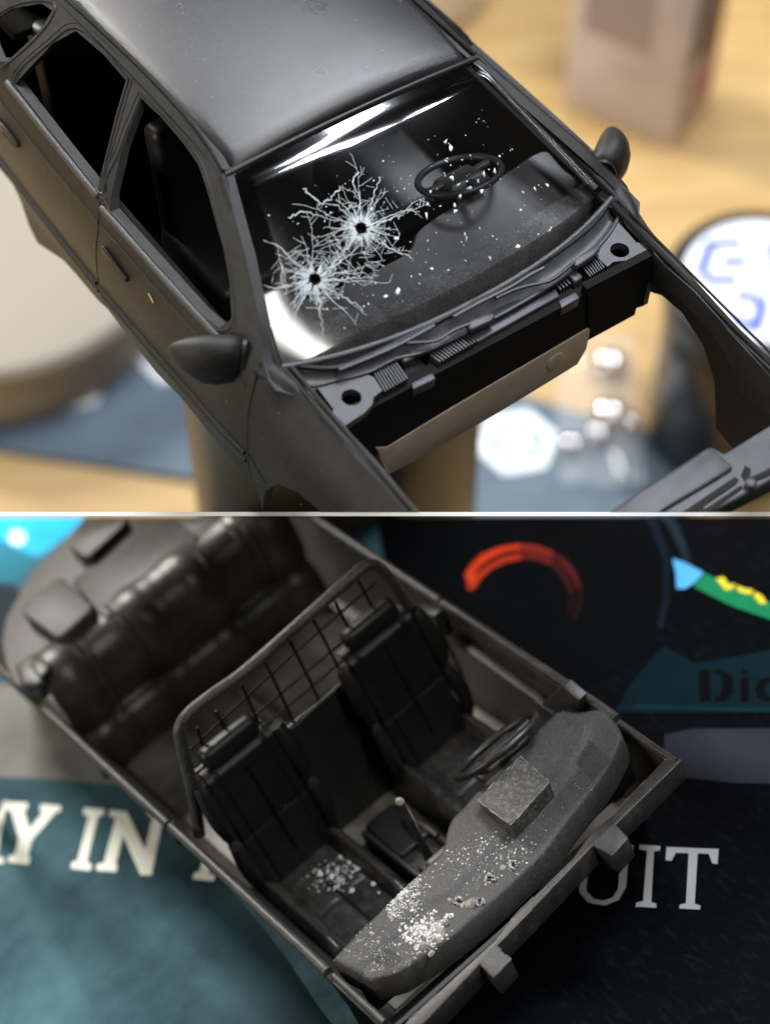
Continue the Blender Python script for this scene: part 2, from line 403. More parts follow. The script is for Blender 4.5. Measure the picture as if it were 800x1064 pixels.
# aerosol can that carries the car model
can = thing('spray_can', 'dark brown spray can holding the car model up', 'spray can', loc=(0, 0, 0))
cpos = Vector((0, 0, H)) + RIGHT * ((350 - 400) / F_PX * 48.2) + FWD * 48.2
WORLD[can.name] = Matrix.Translation((cpos.x, cpos.y, 0)); can.matrix_world = WORLD[can.name]
ztop = (CAR @ Vector((-6.9, 2.3, 1.02))).z
M['can'] = mat('dark_brown_can', (0.060, 0.046, 0.026), 0.45, 0.2, 0.7)
obj('can_body', MB().lathe([(3.0, 0.25), (3.14, 0.45), (3.14, ztop - 1.2), (3.0, ztop - 0.9)], 64), M['can'], can)
obj('can_rim', MB().lathe([(3.0, 0.21), (3.22, 0.25), (3.22, 0.44), (3.15, 0.5)], 64), mat('steel_rim', (0.3, 0.29, 0.28), 0.35, metallic=0.8), can)
obj('can_cap', MB().lathe([(2.8, ztop - 0.89), (2.8, ztop - 0.1), (2.7, ztop)], 48), mat('grey_cap', (0.08, 0.08, 0.08), 0.5), can)

# ================================================================== MODEL CAR BODY
car = thing('model_car', 'matte black model car body shell with bullet holes in its windscreen', 'model car', CAR)
ZB = 3.9
def S(x, z):
    """half width of the body side at x, z"""
    wb = 3.5 - .066 * (x + 1) if x > -1 else 3.5 - .004 * (x + 1) ** 2
    if z <= ZB:
        u = min(1, max(0, (ZB - z) / 3.0)); k = min(1, max(0, (x + .5) / .8))
        return wb + .22 * sin(pi * u ** .8) - .24 * k * max(0, (z - 3.1) / .76) ** 2
    return wb - (z - ZB) * .92
def smap(side, lift=0.0):
    return lambda x, z, d: (x, side * (S(x, z) + lift - d), z)

ROOFL = [(-9.6, 4.55), (-8.6, 4.86), (-7.4, 5.02), (-5.42, 5.17), (-4.17, 5.2), (-3.45, 5.16), (-3.0, 5.09)]
FWIN = [(-5.17, 4.96), (-4.65, 5.0), (-3.98, 5.0), (-3.54, 4.97), (-3.16, 4.86), (-2.29, 4.56), (-1.84, 4.36), (-1.42, 4.1), (-1.5, 3.92), (-1.94, 3.86), (-4.42, 3.76), (-4.9, 4.38), (-5.1, 4.8)]
RWIN = [(-5.63, 4.96), (-6.3, 4.95), (-7.05, 4.87), (-7.3, 4.55), (-7.5, 3.83), (-6.4, 3.83), (-4.84, 3.83), (-5.05, 4.13), (-5.39, 4.59)]
QWIN = [(-8.75, 4.0), (-8.45, 4.42), (-7.98, 4.75), (-7.70, 4.80), (-7.68, 4.5), (-7.9, 3.95), (-8.1, 3.83)]
APIL = [(-1.85, 4.68), (-0.95, 4.3), (-0.55, 4.02)]
BOTTOM = [(-0.28, 0.75), (-0.48, 1.38), (-2.4, 1.42), (-3.21, 1.16), (-4.67, 1.24), (-5.06, 1.05), (-6.29, .83), (-7.26, .33), (-7.55, .49), (-7.87, .99), (-8.16, 1.69), (-9.6, 1.8)]
ARCH = [(-0.28, 0.75), (-0.2, 1.2), (-0.02, 1.7), (0.33, 2.26), (0.79, 2.56), (1.3, 2.66), (1.9, 2.5), (2.35, 2.1), (2.6, 1.5)]
side_outline = ROOFL + APIL + [(-0.3, 3.93), (0.3, 3.86), (1.5, 3.84), (3.0, 3.80), (5.2, 3.65), (5.2, 1.4), (2.75, 1.4)] + ARCH[::-1][1:] + BOTTOM[1:]
for sd in (-1, 1):
    mb = MB().sheet(side_outline, [FWIN, RWIN, QWIN], smap(sd), 0.22, 0.16)
    obj('body_side', mb, M['black'], car, 'car', sm=40)
    def strip(pts, w, lift, nm='trim_strip', m=M['trim'], dens_n=6, r=None):
        """thin raised bead that follows the body side"""
        P = smooth([(x, z) for x, z in pts], dens_n)
        obj(nm, MB().tube([smap(sd, lift)(p[0], p[1], 0) for p in P], w, 6), m, car, 'car')
    def closed(pts, w, lift, nm):
        P = smooth(pts + [pts[0]], 4)
        obj(nm, MB().tube([smap(sd, lift)(p[0], p[1], 0) for p in P], w, 6), M['trim'], car, 'car')
    def grow(pts, k):
        cx = sum(p[0] for p in pts) / len(pts); cy = sum(p[1] for p in pts) / len(pts)
        out = []
        for x, y in pts:
            d = math.hypot(x - cx, y - cy); out.append((x + (x - cx) / d * k, y + (y - cy) / d * k))
        return out
    for wn, kk in ((FWIN, (0.04, 0.13)), (RWIN, (0.04, 0.12)), (QWIN, (0.04,))):
        for q in kk: closed(grow(wn, q), 0.020 if q < .1 else 0.013, -0.008, 'window_frame')
    # window ledges: broad sill rails under the front and rear windows
    for pts in ([(-4.64, 3.64), (-4.5, 3.66), (-3.2, 3.72), (-1.75, 3.79), (-1.2, 3.82)], [(-7.75, 3.70), (-7.5, 3.71), (-6.2, 3.73), (-5.0, 3.74), (-4.78, 3.75)]):
        obj('window_ledge', MB().tube([smap(sd, -0.02)(p[0], p[1], 0) for p in smooth(pts, 5)], [.02, .045, .06, .068] + [.072] * 13 + [.068, .06, .045, .02], 10), M['ledge'], car, 'car')
    # belt crease, protective mouldings low on the doors, sill lip
    strip([(-9.4, 3.2), (-6.75, 3.26), (-4.66, 3.36)], 0.03, -0.012, 'belt_crease', M['black'])
    strip([(-4.56, 3.37), (-2.6, 3.46), (-0.62, 3.55)], 0.03, -0.012, 'belt_crease', M['black'])
    for a in ([(-9.2, 1.55), (-7.8, 1.62), (-4.82, 1.80)], [(-4.7, 1.80), (-2.07, 2.06), (-0.5, 2.14)]):
        strip(a, 0.05, -0.005, 'door_moulding', M['black']); strip([(x, z - 0.22) for x, z in a], 0.045, -0.005, 'door_moulding', M['black'])
    # shut lines: dark grooves made by narrow recessed cords
    for pts in ([(-4.72, 3.72), (-4.65, 3.2), (-4.70, 2.4), (-4.77, 1.3)], [(-0.58, 4.02), (-0.5, 3.8), (-0.46, 3.3), (-0.43, 2.27), (-0.47, 1.45)], [(-0.43, 2.24), (-0.2, 2.02), (0.0, 1.86)], [(-8.05, 3.7), (-8.0, 3.2), (-7.7, 2.6)]):
        P = smooth(pts, 6); obj('shut_line', MB().tube([smap(sd, -0.012)(p[0], p[1], 0) for p in P], 0.02, 5), M['hole'], car, 'car')
    # door handles in their recesses
    for hx, hz, dz in ((-4.05, 3.02, -.09), (-7.5, 2.86, 0.05)):
        base = Vector(smap(sd, 0.0)(hx, hz, 0))
        R = Matrix.Rotation(0.12 if dz < 0 else -0.05, 3, 'Y')
        h = obj('door_handle', MB().box(base + Vector((0, sd * 0.03, 0.02)), (0.72, 0.07, 0.12), R).bevel(0.03), M['trim'], car, 'car')
        if h: obj('handle_recess', MB().box(base + Vector((0.02, sd * 0.006, -0.12)), (0.5, 0.02, 0.1), R), M['hole'], h, 'car')
    # rocker return below the door so the shell has a bottom edge
    # fender top: from the outer shoulder inwards to the bonnet rail
    def ftop(u, v):
        x = -0.62 + 5.8 * u; z0 = 3.86 - 0.02 * x + (0.05 if x < 0 else 0)
        yo = S(x, 3.86) - 0.0; yi = 2.99
        e = v
        y = yo + (yi - yo) * e
        z = z0 + 0.07 * sin(pi * min(1, e * 1.25)) - (0.05 * (e > .86))
        return (x, sd * y, z)
    obj('wing_top', MB().grid(ftop, 40, 10, (0, 0, -0.07)), M['black'], car, 'car')
    for yy, rr, lz in ((3.02, 0.035, 3.93), (3.13, 0.022, 3.945)):
        obj('bonnet_rail', MB().tube([(x, sd * yy, lz - 0.02 * x) for x in [-0.3 + k * 0.35 for k in range(16)]], rr, 6), M['trim'], car, 'car')

# inner wings of the engine bay with the wheel arch cut out
arch_l = [tuple(p) for p in smooth([(3.78, 2.97), (3.53, 2.92), (3.14, 2.9), (2.9, 3.11), (2.62, 3.31), (2.31, 3.43), (1.89, 3.49), (1.42, 3.47), (0.85, 3.28)], 5)]
inner_l = [(0.8, 3.88), (1.07, 3.84), (1.73, 3.89), (2.63, 3.82), (3.49, 3.84)] + [(5.0, 3.72), (5.0, 2.6)] + arch_l + [(0.87, 2.69), (0.64, 2.37)]
for sd in (-1, 1):
    obj('inner_wing', MB().sheet(inner_l, [], lambda x, z, d: (x, sd * (2.95 + d), z), 0.3, 0.1), M['black'], car, 'car')

# roof panel with a drip channel either side
def roof_z(x, y):
    base = 0
    P = ROOFL
    for a, b in zip(P, P[1:]):
        if a[0] <= x <= b[0]: base = a[1] + (b[1] - a[1]) * (x - a[0]) / (b[0] - a[0]); break
    else: base = P[0][1] if x < P[0][0] else P[-1][1]
    return base
RP = smooth([(p[0], p[1]) for p in ROOFL], 10)
def roof_prof(x):
    for a, b in zip(RP, RP[1:]):
        if a[0] <= x <= b[0]: return a[1] + (b[1] - a[1]) * (x - a[0]) / max(1e-6, (b[0] - a[0]))
    return RP[0][1] if x < RP[0][0] else RP[-1][1]
def roof(u, v):
    x = -9.6 + 6.5 * u; w = 2.2 + 0.07 * min(1, max(0, (x + 9.6) / 3)); y = -w + 2 * w * v
    t = abs(y) / w
    z = roof_prof(x) + 0.015 + 0.32 * (1 - t ** 2.0) - 0.10 * max(0, (t - 0.93) / 0.07)
    f = max(0, (x + 3.42) / 0.32)
    z -= 0.10 * f ** 2 * (1 - 0.3 * t)
    return (x + 0.06 * (1 - t * t) * max(0, (x + 4.2) / 1.1), y, z)
obj('roof_panel', MB().grid(roof, 70, 60, (0, 0, -0.08)), M['roof'], car, 'car', sm=70)
for sd in (-1, 1):
    obj('roof_gutter', MB().tube([(x, sd * (S(x, roof_prof(x)) - 0.03), roof_prof(x) + 0.035) for x in [-9.6 + 0.12 * k for k in range(55)]], 0.035, 6), M['trim'], car, 'car')
    obj('roof_channel', MB().grid(lambda u, v: (-9.6 + 6.55 * u, sd * (2.16 + 0.22 * v), roof_prof(-9.6 + 6.55 * u) - 0.06), 40, 1, (0, 0, -0.03)), M['hole'], car, 'car')
obj('roof_header', MB().tube([(-3.07 + 0.07 * (1 - (k / 12) ** 2), 2.33 * k / 12, 5.09 + 0.18 * (1 - (k / 12) ** 2)) for k in range(-12, 13)], 0.045, 8), M['trim'], car, 'car')
# windscreen pillars
def Gs(u, v):
    au = abs(u)
    b = Vector((.04 - .5 * au ** 2.4, 3.12 * u, 3.90 + .03 * au)); t = Vector((-3.0 - .1 * au ** 3, 2.33 * u, 5.08 + .16 * (1 - u * u)))
    n = Vector((.36, .30 * u, .93)).normalized()
    sm_ = lambda t: (lambda q: q * q * (3 - 2 * q))(max(0.0, min(1.0, t)))
    top = sm_((1 - v - .05) / .09); low = 1 - max(0, 1 - 2 * v) ** 5
    edge = sm_((1 - au - .03) / .13) if u < 0 else sm_((1 - au - .02) / .10)
    if u < 0: edge = 1 - (1 - edge) * sm_((v - .35) / .3)
    k = (.062 + .10 * sm_((u - .2) / .6)) * top * low * edge + .075 * (1 - u * u) * low * (1 - max(0, 2 * v - 1) ** 3) + .003 * noise.noise(Vector((u * 3.1, v * 4.3, 2.0))) * top * edge
    return b + (t - b) * v + n * k
for sd in (-1, 1):
    pts = [Gs(sd, v) + Vector((0.02, sd * 0.045, 0.0)) for v in [k / 14 for k in range(-1, 15)]]
    obj('windscreen_pillar', MB().tube(pts, 0.062, 10), M['black'], car, 'car')

# ---- windscreen: clear plastic with two bullet holes
HOLES = [(-0.37, 0.494), (-0.713, 0.352)]
def hole_r(i, ang):
    return (0.085 if i == 0 else 0.075) * (1 + 0.28 * sin(3 * ang + i) + 0.18 * sin(7 * ang + 2 * i))
def glass_bm():
    m = MB(); nu, nv = 150, 110
    V = {}
    def vert(i, j):
        k = (i, j)
        if k not in V:
            u = -1 + 2 * i / nu; v = j / nv
            V[k] = m.bm.verts.new(Gs(u * 0.995, v))
        return V[k]
    hc = [Gs(*h) for h in HOLES]
    for i in range(nu):
        for j in range(nv):
            c = Gs((-1 + 2 * (i + .5) / nu) * .995, (j + .5) / nv)
            if any((c - h).length < 0.075 for h in hc): continue
            m.bm.faces.new((vert(i, j), vert(i + 1, j), vert(i + 1, j + 1), vert(i, j + 1)))
    return m
ws = obj('windscreen', glass_bm(), M['glass'], car, 'car', sm=180)
def Gn(u, v):
    a = Gs(u + .01, v) - Gs(u - .01, v); b = Gs(u, v + .01) - Gs(u, v - .01); return a.cross(b).normalized()
def on_glass(u, v, h=0.012):
    return Gs(u, v) + Gn(u, v) * h
# glass coordinates in cm: a step (dx across, dy up the glass) from a point
def step_uv(u, v, dx, dy):
    return u + dx / 2.75, v + dy / 3.3
# ragged black mouths of the holes
for i, h in enumerate(HOLES):
    n = Gn(*h); c = Gs(*h); e1 = n.orthogonal().normalized(); e2 = n.cross(e1)
    m = MB(); prev = None; K = 22
    rings = []
    for q, (off, sc) in enumerate(((0.016, 1.0), (-0.02, 1.0), (-0.16, 0.9))):
        rings.append([m.bm.verts.new(c + n * off + (e1 * cos(2 * pi * k / K) + e2 * sin(2 * pi * k / K)) * hole_r(i, 2 * pi * k / K) * sc * (1 + 0.12 * ((k * 7 + i) % 3 - 1))) for k in range(K)])
    for a, b in zip(rings, rings[1:]):
        for k in range(K): m.bm.faces.new((a[k], a[(k + 1) % K], b[(k + 1) % K], b[k]))
    m.bm.faces.new(rings[-1])
    obj('bullet_hole', m, M['hole'], ws, 'car')
# cracks: jagged white threads lying in the plastic, thickest near the holes
rc = random.Random(11)
def crack_line(m, u, v, ang, length, w0, branch=0.26, depth=0):
    pts = [(u, v)]; s = 0.0; a = ang; st = 0.07
    while s < length:
        a += rc.uniform(-0.42, 0.42); a += (ang - a) * 0.45
        u, v = step_uv(u, v, cos(a) * st, sin(a) * st); s += st
        if not (-0.93 < u < 0.97 and 0.03 < v < 0.97): break
        pts.append((u, v))
        if depth < 2 and rc.random() < branch * (0.5 if depth else 1) * 0.42:
            crack_line(m, u, v, a + rc.choice((-1, 1)) * rc.uniform(0.5, 1.1), (length - s) * rc.uniform(.25, .6) + 0.08, w0 * 0.6, branch, depth + 1)
    if len(pts) < 2: return
    n = len(pts)
    m.tube([on_glass(p[0], p[1], 0.008) for p in pts], [max(0.003, w0 * (1 - 0.75 * k / (n - 1)) * rc.uniform(.6, 1.25)) for k in range(n)], 4)
for i, (hu, hv) in enumerate(HOLES):
    for k in range(30):                                   # main radial cracks
        a = 2 * pi * k / 30 + rc.uniform(-.14, .14)
        if rc.random() < (.12, .28)[i]: continue
        ln = rc.choice((0.18, 0.24, 0.3, 0.42, 0.6, 0.8, 0.95)) * (1.0 if i else 1.05)
        m = MB(); su, sv = step_uv(hu, hv, cos(a) * 0.09, sin(a) * 0.09)
        crack_line(m, su, sv, a, ln, rc.choice((0.004, 0.0055, 0.0075, 0.0095)))
        obj('crack', m, M['crack'], ws, 'car')
    m = MB()                                              # the crushed white ring round the hole
    for k in range((190, 150)[i]):
        a = rc.uniform(0, 2 * pi); r0 = rc.uniform(0.085, 0.15)
        su, sv = step_uv(hu, hv, cos(a) * r0, sin(a) * r0); ln = abs(rc.gauss(0, .11)) + 0.02
        eu, ev = step_uv(su, sv, cos(a + rc.uniform(-.5, .5)) * ln, sin(a + rc.uniform(-.5, .5)) * ln)
        m.tube([on_glass(su, sv, .01), on_glass((su + eu) / 2 + rc.uniform(-.006, .006), (sv + ev) / 2, .014), on_glass(eu, ev, .008)], [rc.choice((.004, .006, .008)), 0.0045, 0.0012], 4)
    obj('crushed_ring', m, M['crack'], ws, 'car', kind='stuff')
    m = MB()                                              # short cross cracks between the rays
    for k in range(80):
        a = rc.uniform(0, 2 * pi); r0 = .16 + abs(rc.gauss(0, .30))
        su, sv = step_uv(hu, hv, cos(a) * r0, sin(a) * r0)
        if -0.92 < su < .95 and .06 < sv < .94: crack_line(m, su, sv, a + pi / 2 + rc.uniform(-.5, .5), rc.uniform(.05, .22), rc.choice((.002, .003, .0045)), 0.3)
    obj('cross_cracks', m, M['crack'], ws, 'car', kind='stuff')
# long pair of parallel scars between the holes, read off the photograph's glass
for tr in [(-0.233, 0.727), (-0.293, 0.698), (-0.293, 0.624), (-0.347, 0.559)], [(-0.383, 0.701), (-0.466, 0.67), (-0.542, 0.667), (-0.519, 0.62)], [(-0.722, 0.67), (-0.617, 0.664), (-0.539, 0.607), (-0.447, 0.556)], [(-0.573, 0.767), (-0.533, 0.684), (-0.439, 0.631), (-0.403, 0.569)], [(-0.124, 0.668), (-0.197, 0.614), (-0.268, 0.565), (-0.322, 0.521)], [(-0.313, 0.478), (-0.198, 0.475), (-0.107, 0.47), (-0.05, 0.478)], [(-0.343, 0.44), (-0.285, 0.369), (-0.22, 0.305), (-0.191, 0.259)], [(-0.695, 0.307), (-0.628, 0.247), (-0.58, 0.193), (-0.541, 0.142)], [(-0.666, 0.337), (-0.578, 0.308), (-0.482, 0.285), (-0.403, 0.267)], [(-0.731, 0.397), (-0.779, 0.461), (-0.829, 0.555), (-0.897, 0.609)], [(-0.767, 0.359), (-0.848, 0.363), (-0.919, 0.363), (-0.971, 0.388)], [(-0.754, 0.316), (-0.822, 0.267), (-0.879, 0.214), (-0.911, 0.173)], [(-0.721, 0.296), (-0.739, 0.224), (-0.76, 0.143), (-0.781, 0.083)], [(-0.633, 0.375), (-0.552, 0.406), (-0.478, 0.439), (-0.426, 0.47)]:
    P = smooth(tr, 7); m = MB()
    P = [(p[0] + rc.uniform(-.008, .008), p[1] + rc.uniform(-.007, .007)) for p in P]
    n = len(P)
    m.tube([on_glass(p[0], p[1], .009) for p in P], [max(.003, .011 * (1 - .5 * k / n)) * rc.uniform(.5, 1.4) for k in range(n)], 4)
    obj('crack', m, M['crack'], ws, 'car')

# crumbs of broken plastic lying on the windscreen
def blob(m, c, n, r):
    e1 = n.orthogonal().normalized(); e2 = n.cross(e1); t = rc.uniform(0, 6); e1, e2 = e1 * cos(t) + e2 * sin(t), e2 * cos(t) - e1 * sin(t)
    K = rc.choice((3, 4, 4, 5)); ax = rc.uniform(.8, 1.8); an = sorted(rc.uniform(0, 2 * pi) for _ in range(K))
    if max((an[(i + 1) % K] - an[i]) % (2 * pi) for i in range(K)) > 3.4: an = [2 * pi * i / K + rc.uniform(-.4, .4) for i in range(K)]
    base = [m.bm.verts.new(c + (e1 * cos(q) * ax + e2 * sin(q) / ax * 1.1) * r * rc.uniform(.8, 1.4)) for q in an]
    top = [m.bm.verts.new(v.co * .7 + c * .3 + n * r * rc.uniform(.2, 1.0) + (e1 + e2) * rc.uniform(-.25, .25) * r) for v in base]
    m.bm.faces.new(base[::-1]); m.bm.faces.new(top)
    for k in range(K): m.bm.faces.new((base[k], base[(k + 1) % K], top[(k + 1) % K], top[k]))
m = MB()
for (u, v) in [(0.366, 0.668), (0.358, 0.644), (0.358, 0.682), (0.577, 0.496), (0.668, 0.491), (0.538, 0.47), (0.474, 0.469), (0.436, 0.465), (0.322, 0.474), (0.308, 0.442), (0.379, 0.448), (0.236, 0.554), (0.097, 0.508), (0.141, 0.506), (0.234, 0.427), (0.176, 0.404), (0.161, 0.378), (0.286, 0.603), (0.436, 0.57), (0.374, 0.571), (0.495, 0.447), (0.041, 0.463), (-0.013, 0.485), (0.36, 0.402), (0.554, 0.295), (0.623, 0.273), (0.693, 0.254), (0.481, 0.23), (0.096, 0.221), (0.126, 0.243), (0.136, 0.265), (0.355, 0.097), (0.187, 0.116), (-0.045, 0.156), (0.56, 0.08), (0.575, 0.082), (0.545, 0.078), (0.492, -0.015), (-0.342, 0.167), (-0.409, 0.163), (-0.214, 0.387), (-0.264, 0.554), (-0.031, 0.572), (-0.219, 0.388), (-0.286, 0.35), (0.259, 0.517), (0.265, 0.478), (0, 0.418), (0.099, 0.43), (-0.197, 0.193), (-0.127, 0.194), (0.265, 0.196), (-0.353, 0.296)]:
    blob(m, on_glass(u, v, .004), Gn(u, v), rc.choice((.012, .016, .02, .028, .036)))
for k in range(230):
    if rc.random() < .55:
        h = rc.choice(HOLES); a = rc.uniform(0, 2 * pi); r0 = abs(rc.gauss(0, .65)) + .15
        u, v = step_uv(h[0], h[1], cos(a) * r0, sin(a) * r0)
    else: u, v = rc.uniform(-.6, .7), rc.uniform(.08, .75)
    if -0.92 < u < .95 and .05 < v < .95: blob(m, on_glass(u, v, .004), Gn(u, v), rc.choice((.005, .007, .009, .013)))
obj('plastic_crumbs', m, M['crumb'], ws, 'car', kind='stuff')
# dark seal round the glass
for nm, pts in (('windscreen_seal', [Gs(u, 0) + Vector((0.05, 0, -0.03)) for u in [k / 20 for k in range(-20, 21)]]), ('windscreen_seal', [Gs(u, 1) + Vector((0.0, 0, 0.0)) for u in [k / 20 for k in range(-20, 21)]])):
    obj(nm, MB().tube(pts, 0.05, 8), M['cowl'] if pts[0].x > -1 else M['trim'], car, 'car')
M['lip'] = glass_mat('clear_plastic_lip', (0.9, 0.9, 0.9), 0.22, 2.2)
obj('windscreen_lip', MB().tube([Gs(.955, v) + Vector((.02, 0, .02)) for v in [k / 24 for k in range(2, 24)]], .05, 16), M['lip'], ws, 'car')
obj('windscreen_lip', MB().tube([Gs(.915, v) + Vector((.0, 0, .005)) for v in [k / 24 for k in range(3, 23)]], .035, 16), M['lip'], ws, 'car')
# printed black border inside the glass, upper and right edges
def border(u, v):
    p = Gs(-.985 + 1.97 * u, 0.0 + 0.06 * v); return p - Vector((0.01, 0, .05))

# ---- dashboard behind the glass (its own part of the body)
dash_front = [(-0.61, -2.24), (-0.51, -1.52), (-0.47, -0.65), (-0.46, 0.25), (-0.51, 1.23), (-0.61, 2.26), (-0.73, 2.99), (-0.82, 3.38)]
dash_step = [(-1.12, -2.11), (-1.02, -1.65), (-0.94, -0.85), (-0.91, 0.04), (-0.94, 0.99), (-1.03, 2.02), (-1.1, 2.86), (-1.17, 3.23)]
dash_back = [(-1.55, -1.98), (-1.45, -1.59), (-1.42, -0.86), (-1.44, -0.02), (-1.63, 0.39), (-1.76, 1.63), (-1.91, 2.92), (-1.66, 3.07)]
db = MB()
NL = len(dash_front)
rows = [[(x + .05, y, 2.6) for x, y in dash_front], [(x, y, 3.47) for x, y in dash_front], [(x - .04, y, 3.54) for x, y in dash_front],
        [(x + .03, y, 3.56) for x, y in dash_step], [(x, y, 3.50) for x, y in dash_step],
        [(x * .5 + a * .5, y * .5 + b * .5, 3.53 + (.10 if 4 <= i <= 6 else 0)) for i, ((x, y), (a, b)) in enumerate(zip(dash_step, dash_back))],
        [(x, y, 3.56 + (.16 if 4 <= i <= 6 else 0)) for i, (x, y) in enumerate(dash_back)],
        [(x - .06, y, 3.48 + (.14 if 4 <= i <= 6 else 0)) for i, (x, y) in enumerate(dash_back)], [(x - .1, y, 2.4) for x, y in dash_back]]
rows = [smooth(r, 6) for r in rows]
def dfn(u, v):
    i = min(len(rows) - 1, int(round(u * (len(rows) - 1)))); j = min(len(rows[0]) - 1, int(round(v * (len(rows[0]) - 1)))); return rows[i][j]
db.grid(dfn, len(rows) - 1, len(rows[0]) - 1)
obj('dashboard_top', db, M['dashtop'], car, 'car', sm=40)
db = MB(); rows_b = rows[:4]
db.grid(lambda u, v: rows_b[int(round(u * 3))][int(round(v * (len(rows_b[0]) - 1)))] + Vector((0, 0, .012)), 3, len(rows_b[0]) - 1)
obj('dashboard_front', db, M['dashcar'], car, 'car', sm=40)
NL = 0
def ring(c, nrm, R, r, n=40, k=8):
    c = Vector(c); nrm = Vector(nrm).normalized(); e1 = Vector((0, 1, 0)); e1 = (e1 - nrm * e1.dot(nrm)).normalized(); e2 = nrm.cross(e1)
    m = MB(); rings = []
    for i in range(n):
        a = 2 * pi * i / n; d = e1 * cos(a) + e2 * sin(a)
        rings.append([m.bm.verts.new(c + d * (R + r * cos(2 * pi * j / k)) + nrm * r * sin(2 * pi * j / k)) for j in range(k)])
    for i in range(n):
        for j in range(k): m.bm.faces.new((rings[i][j], rings[(i + 1) % n][j], rings[(i + 1) % n][(j + 1) % k], rings[i][(j + 1) % k]))
    return m
def wheel(parent, c, nrm, R, cut, mrim, mhub):
    c = Vector(c); nrm = Vector(nrm).normalized()
    w = obj('steering_wheel', ring(c, nrm, R, R * .085), mrim, parent, cut)
    e1 = Vector((0, 1, 0)); e1 = (e1 - nrm * e1.dot(nrm)).normalized(); e2 = nrm.cross(e1)
    Rm = Matrix((e1, e2, nrm)).transposed()
    obj('wheel_hub', MB().box(c - nrm * R * .12, (R * 1.25, R * .95, R * .3), Rm, 0.8).bevel(R * .1, 3), mhub, w, cut)
    for d in ((1, .1), (-1, .1), (0, -1)):
        dd = (e1 * d[0] + e2 * d[1]).normalized()
        obj('wheel_spoke', MB().box(c + dd * R * .66 - nrm * R * .06, (R * .62, R * .2, R * .12), Matrix((dd, nrm.cross(dd), nrm)).transposed()).bevel(R * .03), mhub, w, cut)
    obj('steering_column', MB().tube([c - nrm * R * .25, c - nrm * R * 1.7], R * .2, 12), mhub, w, cut)
    return w
M['softblack'] = mat('soft_black', (0.022, 0.022, 0.023), 0.5, 0.2, 4, 0.3, 50)
M['wheelcar'] = mat('wheel_grey', (0.020, 0.020, 0.022), 0.45, 0.2, 4, 0.2, 60)
wheel(car, (-2.0, 1.32, 4.0), (-.45, 0, .9), 0.66, 'car', M['wheelcar'], M['softblack'])
# dark cabin behind the windows
cab = MB(); cab.box((-5.1, 0, 1.25), (8.8, 6.4, 0.1)); obj('cabin_floor', cab, M['inner'], car, 'car')
for sd in (-1, 1):
    obj('door_lining', MB().box((-4.7, sd * 3.22, 2.45), (8.8, 0.08, 2.3)), M['inner'], car, 'car')
for y in (-1.5, 1.5):
    s = obj('front_seat', MB().box((-4.0, y, 2.0), (1.9, 1.7, 0.7)).bevel(.15, 3), M['trim'], car, 'car')
    obj('backrest', MB().box((-5.0, y, 3.1), (0.5, 1.6, 2.2), Matrix.Rotation(-.25, 3, 'Y')).bevel(.15, 3), M['trim'], s, 'car')
    obj('headrest', MB().box((-5.35, y, 4.35), (0.35, .9, 0.5)).bevel(.12, 3), M['trim'], s, 'car')
obj('rear_panel', MB().box((-9.58, 0, 3.0), (.08, 6.3, 3.6), taper=.72), M['inner'], car, 'car')
obj('headlining', MB().grid(lambda u, v: (-9.5 + 6.3 * u, -2.1 + 4.2 * v, roof_prof(-9.5 + 6.3 * u) - .12), 20, 4, (0, 0, -.04)), M['inner'], car, 'car')
obj('rear_seat', MB().box((-8.2, 0, 2.9), (0.6, 5.0, 2.0), Matrix.Rotation(-.3, 3, 'Y')).bevel(.15, 3), M['trim'], car, 'car')
obj('parcel_shelf', MB().box((-9.2, 0, 3.75), (1.4, 5.6, 0.15)), M['inner'], car, 'car')
for y in (-1.4, 1.4): obj('rear_headrest', MB().box((-8.6, y, 4.1), (0.4, 1.0, 0.5)).bevel(.14, 3), M['trim'], car, 'car')

ds = MB(); rs_ = random.Random(3)
for k in range(170):
    x = rs_.uniform(-8.5, 1.5); z = rs_.uniform(1.6, 3.6); p = Vector(smap(-1, .003)(x, z, 0)); blob(ds, p, Vector((0, -1, .1)).normalized(), rs_.choice((.004, .006, .009)))
for k in range(120):
    v = rs_.random(); u = rs_.random(); p = Vector(roof(.2 + .79 * u, v)); blob(ds, p + Vector((0, 0, .003)), Vector((0, 0, 1)), rs_.choice((.004, .005, .008)))
obj('dust_specks', ds, mat('dust_grey', (0.25, 0.24, 0.22), 0.8), car, 'car', kind='stuff')
obj('paint_chip', MB().box(Vector(smap(-1, .01)(-3.05, 3.2, 0)), (.16, .015, .05), Matrix.Rotation(.5, 3, 'Y')), mat('yellow_chip', (0.6, 0.42, 0.16), 0.6), car, 'car')

